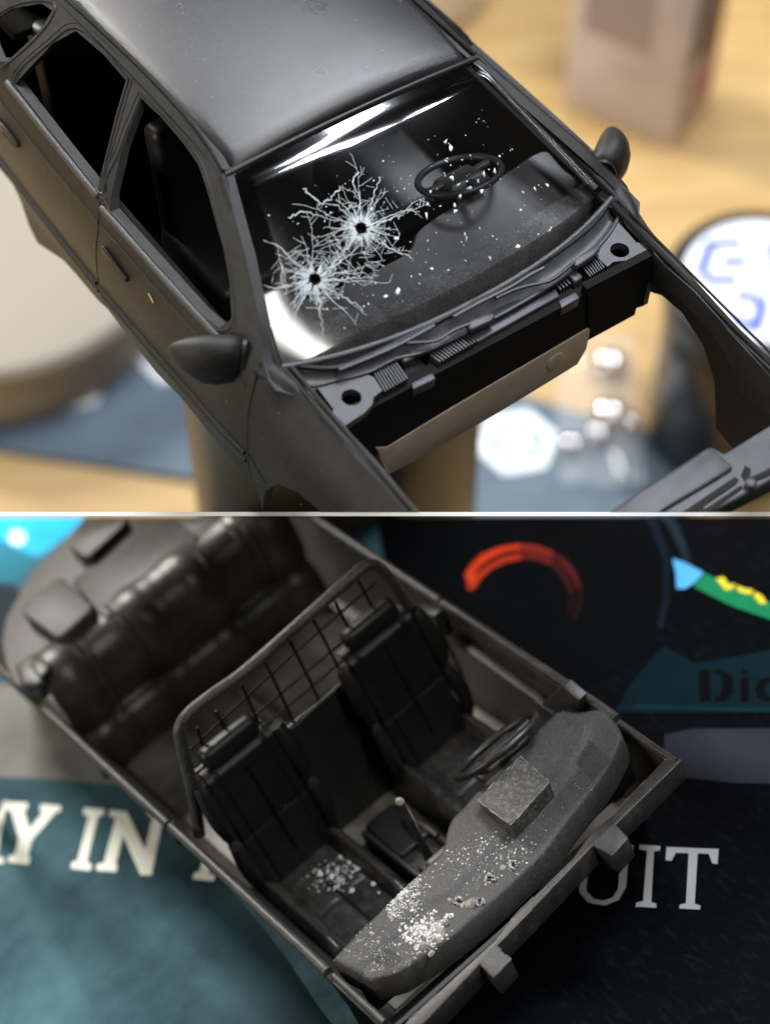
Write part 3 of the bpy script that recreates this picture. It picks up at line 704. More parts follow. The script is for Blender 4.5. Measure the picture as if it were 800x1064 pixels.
# ---- mirrors
def loft(path, radii, e1, e2, n=24):
    """closed body along a path: radii are (along e1, along e2) at each point"""
    m = MB(); rings = []
    for p, (a, b) in zip(path, radii):
        p = Vector(p); rings.append([m.bm.verts.new(p + e1 * a * cos(2 * pi * k / n) + e2 * b * sin(2 * pi * k / n)) for k in range(n)])
    for a, b in zip(rings, rings[1:]):
        for k in range(n): m.bm.faces.new((a[k], a[(k + 1) % n], b[(k + 1) % n], b[k]))
    m.bm.faces.new(rings[0][::-1]); m.bm.faces.new(rings[-1])
    return m
for sd in (-1, 1):
    B0 = Vector((-0.98, sd * 3.42, 3.72)); T0 = Vector((-1.72, sd * 4.22, 3.70)); d = T0 - B0
    e2 = Vector((0, 0, 1)); e1 = d.cross(e2).normalized() * sd
    prof = [(0, .62), (.03, .8), (.12, .93), (.28, 1.0), (.45, .97), (.62, .85), (.76, .68), (.88, .46), (.95, .28), (.99, .12), (1, .03)]
    path = [B0 + d * t + e1 * .10 * sin(pi * t) for t, r in prof]
    mo = obj('wing_mirror', loft(path, [(.31 * r, .45 * r) for t, r in prof], e1, e2), M['black'], car, 'car', sm=60)
    obj('mirror_shell_seam', loft([B0 + d * -.06, B0 + d * -.005], [(.24, .38), (.24, .38)], e1, e2), M['trim'], mo, 'car')
    obj('mirror_arm', loft([B0 + Vector((.02, sd * .05, -.18)), B0 + Vector((.06, -sd * .18, -.25))], [(.16, .2), (.2, .24)], e1, e2), M['black'], mo, 'car')
    obj('mirror_sail', MB().prism([(-1.5, sd * 3.42, 3.86), (-0.55, sd * 3.42, 3.86), (-0.9, sd * 3.2, 4.2)], [(-1.5, sd * 3.28, 3.86), (-0.55, sd * 3.28, 3.86), (-0.9, sd * 3.08, 4.2)]), M['black'], car, 'car')

# ---- cowl: tray under the glass, plates with holes, vents, wipers, bulkhead
glass_edge = [(-0.48, -3.12), (-0.22, -2.82), (-0.03, -2.49), (0.09, -2.11), (0.14, -1.66), (0.16, -1.16), (0.16, -0.44), (0.13, 0.31), (0.09, 0.99), (0.02, 1.71), (-0.1, 2.38), (-0.27, 2.86), (-0.49, 3.24)]
tray_front = [(-0.27, -3.09), (0.04, -2.94), (0.17, -2.55), (0.3, -2.06), (0.31, -1.61), (0.44, -1.13), (0.48, -0.37), (0.48, 0.32), (0.45, 1.02), (0.39, 1.6), (0.28, 2.11), (0.11, 2.63), (-0.14, 3.1)]
tg = smooth(glass_edge, 4); tf = smooth(tray_front, 4); n_t = len(tg) - 1
def tray(u, v):
    j = min(n_t, int(round(u * n_t))); a = tg[j]; b = tf[j]; p = a * (1 - v) + b * v
    return (p[0], p[1], 3.86 - 0.10 * sin(pi * v) - 0.05 * v)
obj('scuttle_tray', MB().grid(tray, n_t, 8, (0, 0, -0.08)), M['cowl'], car, 'car')
def circ(c, r, n=24): return [(c[0] + r * cos(2 * pi * k / n), c[1] + r * sin(2 * pi * k / n)) for k in range(n)]
plate_r = [(-0.44, -3), (-0.04, -2.96), (0.14, -2.53), (0.23, -2.16), (0.4, -2.06), (0.67, -2.1), (0.7, -2.28), (0.79, -2.36), (0.86, -2.55), (0.9, -3.03)]
slot_r = [(0.11, -3), (0.13, -2.86), (0.58, -2.89), (0.61, -3.03)]
hole_c = [(0.53, -2.55)]
plate_l = [(-0.14, 3.1), (0.26, 3.04), (0.74, 3.02), (0.72, 2.67), (0.57, 2.35), (0.6, 2.21), (0.33, 2.2), (0.24, 2.38), (0.11, 2.63)]
slot_l = [(0.01, 2.95), (0.03, 3.06), (0.51, 3.03), (0.46, 2.91)]
hole_d = [(0.44, 2.59)]
zp = lambda x, y, d: (x, y, 3.81 - d)
obj('scuttle_plate', MB().sheet(plate_r, [slot_r, circ(hole_c[0], .15)], zp, 0.25, 0.14), M['cowl'], car, 'car')
obj('scuttle_plate', MB().sheet(plate_l, [slot_l, circ(hole_d[0], .15)], zp, 0.25, 0.14), M['cowl'], car, 'car')
# bulkhead: a tall black wall with a flat ledge on top
bk_top = [(-2.97, 3.67), (-2.51, 3.66), (-2.21, 3.63), (-1.71, 3.65), (-1.18, 3.65), (-0.51, 4.06), (1.01, 4.12), (1.62, 4.13), (2.08, 4.12), (2.95, 3.9)]
obj('bulkhead', MB().box((0.66, 0, 3.03), (0.22, 5.86, 1.28)), M['inner'], car, 'car')
led1 = [(0.46, -0.37), (0.66, -0.34), (0.62, 1.27), (0.46, 1.31), (0.46, 0.99), (0.47, 0.34)]
obj('bulkhead_ledge', MB().plate(led1, 3.6, 3.74).bevel(0.02), M['cowl'], car, 'car')
led2 = [(0.66, 1.22), (0.8, 1.16), (0.79, 1.53), (0.66, 1.55)]
obj('ledge_block', MB().plate(led2, 3.5, 3.70).bevel(0.015), M['cowl'], car, 'car')
led3 = [(0.72, -1.61), (0.83, -1.65), (0.85, -1.25), (0.73, -1.23)]
obj('ledge_block', MB().plate(led3, 3.5, 3.70).bevel(0.015), M['cowl'], car, 'car')
def vent(quad, n, z, nm='vent_slat', t=.42):
    (ax, ay), (bx, by), (cx, cy), (dx, dy) = quad     # a,b along the back edge; d,c along the front edge
    obj('vent_pan', MB().plate(quad, z - .2, z - .13), M['hole'], car, 'car')
    for k in range(n):
        f0 = (k + .5 - t / 2) / n; f1 = (k + .5 + t / 2) / n
        L2 = lambda p, q, f: (p[0] + (q[0] - p[0]) * f, p[1] + (q[1] - p[1]) * f)
        A, B_ = (ax, ay), (bx, by); D, C_ = (dx, dy), (cx, cy)
        obj(nm, MB().plate([L2(A, B_, f0), L2(A, B_, f1), L2(D, C_, f1), L2(D, C_, f0)], z - .12, z + .01), M['cowl'], car, 'car')
vent([(0.25, -2), (0.26, -1.58), (0.68, -1.63), (0.69, -2.08)], 9, 3.78)
vent([(0.48, -1.11), (0.46, -0.39), (0.66, -0.36), (0.68, -1.07)], 13, 3.76)
vent([(0.36, 1.88), (0.28, 2.3), (0.57, 2.24), (0.6, 1.86)], 8, 3.78)
vent([(0.39, 1.34), (0.36, 1.59), (0.52, 1.58), (0.54, 1.33)], 4, 3.74)
dk = [(0.26, -1.55), (0.29, -1.21), (0.76, -1.21), (0.7, -1.6)]
obj('scuttle_recess', MB().plate(dk, 3.45, 3.66), M['hole'], car, 'car')
blk = [(0.25, -1.53), (0.24, -1.31), (0.43, -1.32), (0.43, -1.52)]
obj('scuttle_block', MB().plate(blk, 3.6, 3.82).bevel(.03), M['cowl'], car, 'car')
blk = [(0.34, 1.6), (0.32, 1.78), (0.55, 1.78), (0.57, 1.6)]
obj('scuttle_block', MB().plate(blk, 3.6, 3.80).bevel(.03), M['cowl'], car, 'car')
# front lip of the scuttle tray
obj('tray_lip', MB().tube([(p[0], p[1], 3.83) for p in tf[4:]], .03, 6), M['cowl'], car, 'car')
# raised black moulding between glass and tray
obj('glass_moulding', MB().tube([(p[0], p[1], 3.88) for p in smooth([(-0.41, -3), (-0.02, -2.5), (0.08, -1.98), (0.1, -1.11), (0.1, -0.22), (0.09, 0.71), (-0.01, 1.72), (-0.14, 2.44), (-0.33, 2.95), (-0.5, 3.23)], 4)], .04, 6), M['trim'], car, 'car')
def wiper(blade, arm, paddle):
    w = obj('wiper', MB().tube([(x, y, 3.97) for x, y in smooth(arm, 3)], .03, 6), M['trim'], car, 'car')
    obj('wiper_blade', MB().tube([(x, y, 4.0) for x, y in smooth(blade, 3)], .032, 6), M['cowl'], w, 'car')
    obj('blade_rubber', MB().tube([(x - .04, y, 3.965) for x, y in smooth(blade, 3)], .02, 5), M['hole'], w, 'car')
    obj('wiper_pivot', MB().plate(paddle, 3.86, 3.97).bevel(.025), M['cowl'], w, 'car')
wiper([(0.14, -2.5), (0.2, -1.98), (0.23, -1.57), (0.23, -1.19), (0.22, -0.84)], [(0.16, -1.9), (0.19, -1.51), (0.28, -1.31), (0.45, -0.98), (0.43, -0.66), (0.46, -0.36)], [(0.44, -0.42), (0.4, -0.28), (0.46, 0.06), (0.55, 0.06), (0.58, -0.06), (0.56, -0.4)])
wiper([(0.24, -0.5), (0.23, 0.03), (0.24, 0.57), (0.21, 0.96), (0.21, 1.24)], [(0.28, 0.27), (0.29, 0.56), (0.34, 0.82), (0.44, 1.15), (0.42, 1.4), (0.35, 1.73)], [(0.35, 1.66), (0.3, 1.79), (0.26, 2.27), (0.33, 2.28), (0.4, 2.09), (0.44, 1.72)])
# pale floor edge that shows under the bulkhead
fl = [(-2.2, 2.63), (-1.87, 1.72), (-1.41, 1.7), (0.28, 1.77), (1.82, 1.91), (1.95, 2.22), (1.93, 2.76), (0.9, 2.69), (-0.77, 2.6), (-1.97, 2.48)]
obj('floor_pan', MB().prism([(.80, y, z) for y, z in fl], [(.70, y, z) for y, z in fl]).bevel(.02), M['bare'], car, 'car')
pin = [(1.27, 2.38)][0]
obj('moulding_pin', MB().lathe([(.17, 0), (.17, .03), (.14, .04)], 20, (.80, pin[0], pin[1]), Matrix.Rotation(radians(90), 3, 'Y')), M['bare'], car, 'car')
br = [(1.64, 3.84), (2.99, 3.81), (3, 3.09), (2.94, 2.62), (2.69, 2.69), (2.38, 3.02), (2.19, 2.82), (1.9, 2.71)]
obj('bulkhead_bracket', MB().prism([(.80, y, z) for y, z in br], [(.66, y, z) for y, z in br]), M['inner'], car, 'car')
# underfloor that closes the shell above the can
obj('underfloor', MB().box((-5.2, 0, 1.1), (8.8, 6.6, .12)), M['inner'], car, 'car')

# ---- slam panel at the front of the engine bay
fp = [(4, -1.09), (3.97, -0.35), (3.93, 0.18), (3.92, 0.78), (3.89, 1.46), (3.93, 1.54), (4.11, 1.59), (4.09, 2.52), (4.07, 3.52), (4.71, 3.51), (4.94, 2.89), (4.86, 1.82), (4.81, 0.75), (4.76, 0.06)]
obj('slam_panel', MB().plate(fp, 3.1, 3.45).bevel(.04), M['cowl'], car, 'car')
st = [(4.08, -0.67), (3.98, 0.03), (3.97, 0.73), (3.93, 1.41), (3.98, 1.48), (4.41, 1.5), (4.42, 1.08), (4.42, 0.34), (4.42, -0.21)]
obj('slam_step', MB().plate(st, 3.40, 3.52).bevel(.04), M['cowl'], car, 'car')
for g in ([(4.59, 0.19), (4.57, 0.64), (4.53, 1.42), (4.6, 1.44), (4.63, 1.35), (4.67, 0.59), (4.7, 0.24)], [(4.55, 1.53), (4.46, 1.68), (4.55, 1.72), (4.66, 1.6), (4.69, 1.87), (4.7, 2.24), (4.77, 2.18), (4.78, 1.82), (4.71, 1.5)], [(4.65, 0.44), (4.66, 0.68), (4.72, 0.67), (4.69, 1.4), (4.74, 1.39), (4.8, 0.64), (4.78, 0.4)]):
    obj('panel_groove', MB().plate(g, 3.40, 3.535 if g[0][0] < 3.9 else 3.475), M['hole'], car, 'car')
pp = [(4.77, 1.51)][0]
obj('panel_pin', MB().lathe([(.09, 3.4), (.09, 3.54), (.07, 3.56)], 16, (pp[0], pp[1], 0)), M['cowl'], car, 'car')

#TUBPART
# ================================================================== KIT BOX UNDER THE TUB
box = thing('kit_box', 'printed model kit box lid in dark teal and black under the interior tub', 'box', TUB)
BD = radians(32.85)
def bxy(a, b): return (a * cos(BD) - b * sin(BD), a * sin(BD) + b * cos(BD))
def lid_mat():
    m = mat('printed_lid_art', (0.02, 0.05, 0.065), 0.5, spec=0.04)
    nt = m.node_tree; N = nt.nodes; L = nt.links; b = N['Principled BSDF']
    tc = N.new('ShaderNodeTexCoord')
    dt = N.new('ShaderNodeVectorMath'); dt.operation = 'DOT_PRODUCT'; dt.inputs[1].default_value = (cos(BD), sin(BD), 0)
    L.new(tc.outputs['Object'], dt.inputs[0])
    n1 = N.new('ShaderNodeTexNoise'); n1.inputs['Scale'].default_value = 0.45; n1.inputs['Detail'].default_value = 8; n1.inputs['Roughness'].default_value = 0.62
    L.new(tc.outputs['Object'], n1.inputs['Vector'])
    ad = N.new('ShaderNodeMath'); ad.operation = 'MULTIPLY_ADD'; ad.inputs[1].default_value = 2.2
    L.new(n1.outputs['Fac'], ad.inputs[0]); L.new(dt.outputs['Value'], ad.inputs[2])
    mr = N.new('ShaderNodeMapRange'); mr.inputs['From Min'].default_value = -4.2; mr.inputs['From Max'].default_value = -0.8
    L.new(ad.outputs[0], mr.inputs['Value'])
    r = N.new('ShaderNodeValToRGB'); r.color_ramp.elements[0].position = 0.33; r.color_ramp.elements[1].position = 0.72
    r.color_ramp.elements[0].color = (0.022, 0.052, 0.068, 1); r.color_ramp.elements[1].color = (0.075, 0.165, 0.20, 1)
    L.new(n1.outputs['Fac'], r.inputs['Fac'])
    # pale scratches and paper fibres
    mp = N.new('ShaderNodeMapping'); mp.inputs['Scale'].default_value = (1.2, 3.5, 1); mp.inputs['Rotation'].default_value = (0, 0, BD + 1.2)
    L.new(tc.outputs['Object'], mp.inputs[0])
    n2 = N.new('ShaderNodeTexNoise'); n2.inputs['Scale'].default_value = 2.2; n2.inputs['Detail'].default_value = 9; n2.inputs['Roughness'].default_value = 0.75
    L.new(mp.outputs[0], n2.inputs['Vector'])
    m2 = N.new('ShaderNodeMapRange'); m2.inputs['From Min'].default_value = 0.52; m2.inputs['From Max'].default_value = 0.8; m2.inputs['To Max'].default_value = 0.022
    L.new(n2.outputs['Fac'], m2.inputs['Value'])
    mx = N.new('ShaderNodeMix'); mx.data_type = 'RGBA'; L.new(mr.outputs[0], mx.inputs['Factor']); L.new(r.outputs[0], mx.inputs['A']); mx.inputs['B'].default_value = (0.0025, 0.003, 0.0045, 1)
    my = N.new('ShaderNodeMix'); my.data_type = 'RGBA'; L.new(m2.outputs[0], my.inputs['Factor']); L.new(mx.outputs['Result'], my.inputs['A']); my.inputs['B'].default_value = (0.35, 0.40, 0.44, 1)
    L.new(my.outputs['Result'], b.inputs['Base Color'])
    return m
lid_q = [bxy(-26, -16), bxy(10, -16), bxy(10, 16), bxy(-26, 16)]
obj('lid_panel', MB().plate(lid_q, 0.38, 0.5), lid_mat(), box, 'tub')
obj('box_body', MB().plate([(-5.98, -8.37), (5.66, 1.21), (1.17, 6.06), (-15.21, -3.43)], -2.6, 0.38), mat('plain_card', (0.25, 0.22, 0.18), 0.7), box, 'tub')
def ink(name, col, rough=0.5, var=0.15, vs=1.0): return mat(name, col, rough, var, vs, 0.0, 60, 0.04)
def flat(name, pts, z, m, lab=None, n=0):
    P = [tuple(p) for p in smooth(pts, n, True)] if n else pts
    return obj(name, MB().plate(P, z + 0.497, z + .5), m, box, 'tub', label=lab)
flat('road_band', [(-15.05, -3.51), (-12.41, -2.04), (-10.54, -1.01), (-7.82, -0.2), (-6.38, -1.22), (-7.51, -1.82), (-8.86, -2.56), (-10.19, -3.37), (-12.55, -4.85)], .006, ink('grey_road_ink', (0.20, 0.20, 0.19), var=0.2))
flat('sky_patch', [(-21.76, -0.49), (-17.02, 2.33), (-16.52, 1.26), (-16.45, 0.1), (-16.51, -0.18), (-17.86, -0.42), (-20.41, -1.19)], .006, ink('cyan_ink', (0.03, 0.42, 0.72)))
flat('sky_patch', [(-20.38, -1.21), (-17.83, -0.44), (-16.48, -0.2), (-16.21, -0.93), (-16.6, -1.39), (-18.51, -2.19)], .009, ink('teal_ink', (0.02, 0.16, 0.22)))
flat('sky_glint', [(-17.84, -0.16), (-17.8, 0.01), (-17.5, 0.05), (-17.27, -0.06), (-17.28, -0.24), (-17.58, -0.29)], .010, ink('white_ink', (0.75, 0.82, 0.82)), n=3)
flat('dark_patch', [(-18.48, -2.21), (-16.18, -0.95), (-13.06, -1.66), (-15.9, -3.56)], .0105, ink('dark_ink', (0.012, 0.022, 0.03)))
tyre = [(-10.37, 5.08), (-10.76, 6.05), (-8.59, 8.01), (-6.37, 8.66), (-4.83, 8.09), (-3.72, 7.21), (-3, 6.22), (-2.91, 5.15), (-3.38, 4.13), (-4.52, 3.45), (-6.46, 3.36), (-8.71, 4.04)]
flat('tyre_print', tyre, .006, ink('tyre_ink', (0.0028, 0.003, 0.0035)), n=4)
band = lambda pts, w: pts
for k, (pts, col) in enumerate((([(-5.89, 8.31), (-5.05, 8.04), (-4.18, 7.51), (-3.36, 6.71), (-2.95, 6.12), (-3.08, 6.12), (-3.52, 6.7), (-4.26, 7.41), (-5.07, 7.88), (-6, 8.18)], (0.006, 0.011, 0.017)), ([(-5.55, 8.52), (-4.72, 8.24), (-4.08, 7.88), (-3.74, 7.64), (-3.85, 7.57), (-4.17, 7.76), (-4.76, 8.07), (-5.68, 8.38)], (0.012, 0.020, 0.028)))):
    flat('tyre_edge', pts, .010 + .002 * k, ink('tyre_edge_ink', col))
RED = [((0.62, 0.045, 0.012), [(486,606),(483,598),(489,588),(500,577),(520,569),(540,566),(541,570),(522,574),(507,582),(496,591),(491,603)]),
       ((0.42, 0.035, 0.012), [(488,614),(485,609),(495,597),(508,587),(523,579),(541,575),(541,581),(525,585),(510,592),(499,602),(495,610)]),
       ((0.22, 0.022, 0.014), [(541,566),(558,567),(574,573),(575,580),(558,574),(541,573)]), ((0.13, 0.016, 0.012), [(541,575),(558,576),(574,582),(574,588),(557,582),(541,581)]),
       ((0.07, 0.011, 0.010), [(574,573),(588,581),(598,594),(604,610),(600,612),(592,598),(584,588),(574,580)]), ((0.045, 0.009, 0.008), [(574,582),(584,591),(591,602),(596,616),(592,617),(586,604),(580,595),(573,588)]),
       ((0.018, 0.006, 0.006), [(604,610),(605,622),(602,636),(597,646),(594,644),(599,632),(601,620),(600,612)]), ((0.012, 0.005, 0.005), [(596,616),(596,628),(592,640),(588,638),(592,626),(592,617)])]
REDP = [[(-7.16, 4.84), (-7.38, 4.95), (-7.49, 5.19), (-7.53, 5.51), (-7.35, 5.87), (-7.06, 6.15), (-6.96, 6.08), (-7.21, 5.81), (-7.3, 5.5), (-7.3, 5.22), (-7.14, 4.95)], [(-6.96, 4.72), (-7.11, 4.78), (-7.19, 5.1), (-7.18, 5.42), (-7.09, 5.73), (-6.86, 5.99), (-6.73, 5.88), (-6.93, 5.64), (-7.04, 5.35), (-7.02, 5.05), (-6.92, 4.87)], [(-7.05, 6.16), (-6.73, 6.32), (-6.34, 6.38), (-6.18, 6.27), (-6.59, 6.19), (-6.9, 6.03)], [(-6.86, 5.99), (-6.55, 6.16), (-6.15, 6.22), (-6.03, 6.11), (-6.44, 6.04), (-6.73, 5.88)], [(-6.34, 6.38), (-5.94, 6.38), (-5.51, 6.26), (-5.1, 6.04), (-5.13, 5.96), (-5.53, 6.12), (-5.86, 6.22), (-6.19, 6.25)], [(-6.15, 6.22), (-5.8, 6.16), (-5.47, 6.04), (-5.11, 5.85), (-5.16, 5.79), (-5.51, 5.95), (-5.79, 6.05), (-6.05, 6.1)], [(-5.1, 6.04), (-4.85, 5.84), (-4.64, 5.56), (-4.53, 5.34), (-4.61, 5.34), (-4.76, 5.6), (-4.96, 5.83), (-5.13, 5.96)], [(-5.11, 5.85), (-4.88, 5.64), (-4.72, 5.39), (-4.82, 5.38), (-4.99, 5.63), (-5.16, 5.79)]]
for (col, _), pts in zip(RED, REDP):
    flat('red_tyre_stripe', pts, .011, ink('red_ink', col))
flat('nose_print', [(-4.12, 7.53), (-3.84, 7.58), (-3.35, 7.59), (-3.3, 7.31), (-3.34, 7.1), (-3.48, 7.01), (-3.79, 7.29)], .012, ink('pale_blue_ink', (0.10, 0.42, 0.75)))
flat('nose_print', [(-3.32, 7.58), (-2.43, 7.65), (-0.88, 7.78), (-0.15, 7.49), (-1.46, 7.4), (-2.29, 7.26), (-3.21, 7.22), (-3.28, 7.32)], .012, ink('green_ink', (0.012, 0.20, 0.075)))
for q in ([(-3.03, 7.6), (-2.94, 7.71), (-2.72, 7.62), (-2.63, 7.7), (-2.57, 7.59), (-2.66, 7.48)], [(-2.57, 7.69), (-2.39, 7.71), (-2.25, 7.77), (-2.18, 7.67), (-2.34, 7.6), (-2.48, 7.6)], [(-2.19, 7.75), (-1.97, 7.75), (-1.77, 7.65), (-1.88, 7.58), (-2.09, 7.65)]):
    flat('yellow_script', q, .016, ink('yellow_ink', (0.75, 0.60, 0.04)))
flat('teal_panel', [(-2.62, 5.85), (-1.84, 5.87), (-1.38, 6.34), (-0.28, 7.63), (0.89, 6.36), (-2.19, 4.24), (-2.46, 4.85)], .0125, ink('dark_teal_ink', (0.0035, 0.012, 0.0155)))
flat('blue_line', [(-2.03, 4.56), (0.85, 6.41), (0.91, 6.35), (-1.96, 4.5)], .0165, ink('blue_line_ink', (0.005, 0.022, 0.034)))
flat('grey_band', [(-1.09, 4.38), (-0.77, 4.77), (1.13, 6.11), (1.96, 5.21), (0.63, 4.31), (-0.44, 3.75)], .008, ink('purple_grey_ink', (0.026, 0.027, 0.036)))
M['letter'] = ink('cream_letter_ink', (0.80, 0.83, 0.76), 0.4, 0.04)
M['letter2'] = ink('dark_letter_ink', (0.002, 0.0025, 0.003))
L_A = [(-9.78, -5.39), (-10.71, -4.36), (-10.64, -4.33), (-9.52, -5.2), (-9.46, -5.12), (-9.29, -5.15), (-9.28, -5.19), (-9.64, -5.47)]
L_Y = [(-10.65, -4.37), (-10.2, -4.07), (-10.07, -4.17), (-10.1, -4.23), (-9.59, -4.39), (-9.71, -4.01), (-9.82, -4.02), (-9.93, -3.92), (-9.53, -3.67), (-9.42, -3.76), (-9.47, -3.85), (-9.29, -4.51), (-9.01, -4.77), (-8.92, -4.76), (-8.81, -4.87), (-9.23, -5.11), (-9.35, -5.02), (-9.27, -4.93), (-9.53, -4.68), (-10.31, -4.41), (-10.5, -4.47)]
L_I = [(-9.07, -3.41), (-8.67, -3.16), (-8.57, -3.26), (-8.63, -3.34), (-7.86, -4.07), (-7.71, -4.05), (-7.61, -4.15), (-8, -4.37), (-8.11, -4.28), (-8.04, -4.19), (-8.8, -3.46), (-8.94, -3.5)]
L_N = [(-8.56, -3.1), (-8.23, -2.91), (-7.13, -3.18), (-7.67, -2.65), (-7.82, -2.68), (-7.91, -2.58), (-7.5, -2.34), (-7.4, -2.44), (-7.47, -2.53), (-6.5, -3.44), (-6.69, -3.57), (-7.8, -3.27), (-7.32, -3.74), (-7.26, -3.74), (-7.16, -3.84), (-7.53, -4.07), (-7.64, -3.97), (-7.55, -3.88), (-8.29, -3.13), (-8.46, -3.19)]
L_F = [(-6.53, -2.32), (-6.07, -2.02), (-5.95, -2.13), (-6.05, -2.22), (-5.61, -2.71), (-5.46, -2.66), (-5.38, -2.76), (-5.76, -2.98), (-5.85, -2.88), (-5.79, -2.8), (-6.23, -2.34), (-6.42, -2.42)]
L_U = [(-0.1, 2.18), (0.24, 2.39), (0.29, 2.32), (0.24, 2.27), (0.75, 1.73), (0.85, 1.47), (0.74, 1.25), (0.48, 1.12), (0.2, 1.17), (-0.43, 1.81), (-0.33, 1.88), (0.28, 1.26), (0.5, 1.23), (0.66, 1.31), (0.73, 1.45), (0.68, 1.61), (0.14, 2.19), (-0.03, 2.11)]
L_J = [(0.31, 2.46), (0.61, 2.65), (0.67, 2.58), (0.6, 2.51), (1.31, 1.77), (1.4, 1.8), (1.46, 1.74), (1.17, 1.55), (1.12, 1.61), (1.19, 1.7), (0.5, 2.45), (0.37, 2.39)]
L_T = [(0.71, 2.7), (1.44, 3.19), (1.64, 2.96), (1.56, 2.92), (1.38, 3.02), (1.22, 2.92), (1.9, 2.18), (2.01, 2.21), (2.05, 2.15), (1.77, 1.96), (1.72, 2.02), (1.78, 2.1), (1.1, 2.83), (0.92, 2.71), (0.98, 2.55), (0.89, 2.5)]
M['letter3'] = ink('shaded_letter_ink', (0.34, 0.34, 0.335), 0.4, 0.06)  # same print greyed on the right: light falloff painted into the ink
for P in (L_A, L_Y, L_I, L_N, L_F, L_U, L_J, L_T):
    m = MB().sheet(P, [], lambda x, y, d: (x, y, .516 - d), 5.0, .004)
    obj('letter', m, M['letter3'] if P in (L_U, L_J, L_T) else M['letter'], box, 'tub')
L_D = [(-1.65, 5.8), (-1.48, 5.91), (-0.96, 5.39), (-1.12, 5.28)]; L_E = [(-1.44, 5.96), (-1.25, 6.04), (-1.03, 6.01), (-0.76, 5.75), (-0.74, 5.57), (-0.9, 5.42), (-0.97, 5.5), (-0.9, 5.59), (-1.06, 5.78), (-1.25, 5.93), (-1.36, 5.89)]
L_G = [(-0.91, 6.09), (-0.79, 6.17), (-0.4, 5.77), (-0.52, 5.69)]; L_H = [(-1.05, 6.25), (-0.95, 6.31), (-0.86, 6.22), (-0.96, 6.16)]; L_K = [(-0.51, 6.04), (-0.61, 6.23), (-0.54, 6.34), (-0.42, 6.42), (-0.35, 6.35), (-0.44, 6.27), (-0.38, 6.13), (-0.21, 6.04), (-0.1, 6.09), (-0.03, 6.02), (-0.17, 5.94), (-0.33, 5.92)]
for P in (L_D, L_E, L_G, L_H, L_K):
    obj('small_letter', MB().sheet(P, [], lambda x, y, d: (x, y, .5165 - d), 5.0, .003), M['letter2'], box, 'tub')

flat('pale_streak', [(-6.47, -2.6), (-5.6, -2.61), (-4.19, -2.72), (-2.8, -2.89), (-1.19, -3.14), (-0.83, -2.85), (-2.3, -2.62), (-3.61, -2.52), (-4.98, -2.42)], .006, ink('pale_streak_ink', (0.070, 0.135, 0.165), var=0.35, vs=2.0), n=3)
flat('pale_streak', [(-6.26, -2.55), (-5.42, -2.51), (-4.18, -2.59), (-3.1, -2.76), (-3.52, -2.58), (-4.54, -2.47)], .009, ink('paler_streak_ink', (0.105, 0.165, 0.19), var=0.35, vs=2.0), n=3)
# ================================================================== INTERIOR TUB
tub = thing('interior_tub', 'dark grey car interior tub with seats, cage and dusty dashboard lying on the box', 'car interior', TUB)
DUST = (0.17, 0.155, 0.135)
M['tub'] = mat('weathered_tub_grey', (0.024, 0.0225, 0.021), 0.42, 0.2, 2.5, 0.35, 60, dust=DUST, dscale=3.0, damt=0.22)
M['tubdark'] = mat('tub_black', (0.012, 0.0115, 0.011), 0.42, 0.2, 3, 0.25, 40)
M['seat'] = mat('seat_black', (0.007, 0.0068, 0.0065), 0.42, 0.25, 2.5, 0.2, 60, 0.3)
M['bench'] = mat('bench_grey', (0.026, 0.0245, 0.0225), 0.36, 0.3, 2, 0.2, 50, dust=DUST, dscale=3, damt=0.15)
M['cushion'] = mat('seat_cushion_grey', (0.026, 0.0245, 0.0225), 0.34, 0.3, 2.5, 0.3, 30, dust=DUST, dscale=5, damt=0.25)
M['dash'] = mat('dry_brushed_dash', (0.021, 0.0205, 0.020), 0.55, 0.25, 3, 0.6, 60, dust=(0.24, 0.22, 0.19), dscale=26, damt=0.24)
def powder(m, spots, col):
    """white powder rubbed into the paint at a few places, broken up by fine noise"""
    nt = m.node_tree; N = nt.nodes; L = nt.links; b = N['Principled BSDF']
    src = b.inputs['Base Color'].links[0].from_socket
    tc = N.new('ShaderNodeTexCoord'); acc = None
    n = N.new('ShaderNodeTexNoise'); n.inputs['Scale'].default_value = 13; n.inputs['Detail'].default_value = 9; n.inputs['Roughness'].default_value = 0.8
    L.new(tc.outputs['Object'], n.inputs['Vector'])
    for (x, y), r, k in spots:
        d = N.new('ShaderNodeVectorMath'); d.operation = 'DISTANCE'; d.inputs[1].default_value = (x, y, 3.0); L.new(tc.outputs['Object'], d.inputs[0])
        mr = N.new('ShaderNodeMapRange'); mr.inputs['From Min'].default_value = r; mr.inputs['From Max'].default_value = 0; mr.inputs['To Max'].default_value = k; L.new(d.outputs['Value'], mr.inputs['Value'])
        if acc is None: acc = mr.outputs[0]
        else:
            mm = N.new('ShaderNodeMath'); mm.operation = 'MAXIMUM'; L.new(acc, mm.inputs[0]); L.new(mr.outputs[0], mm.inputs[1]); acc = mm.outputs[0]
    su = N.new('ShaderNodeMath'); su.operation = 'ADD'; L.new(acc, su.inputs[0]); L.new(n.outputs['Fac'], su.inputs[1])
    mr = N.new('ShaderNodeMapRange'); mr.inputs['From Min'].default_value = 0.70; mr.inputs['From Max'].default_value = 0.95; mr.inputs['To Max'].default_value = 0.85; L.new(su.outputs[0], mr.inputs['Value'])
    mx = N.new('ShaderNodeMix'); mx.data_type = 'RGBA'; L.new(mr.outputs[0], mx.inputs['Factor']); L.new(src, mx.inputs['A']); mx.inputs['B'].default_value = (*col, 1)
    L.new(mx.outputs['Result'], b.inputs['Base Color'])
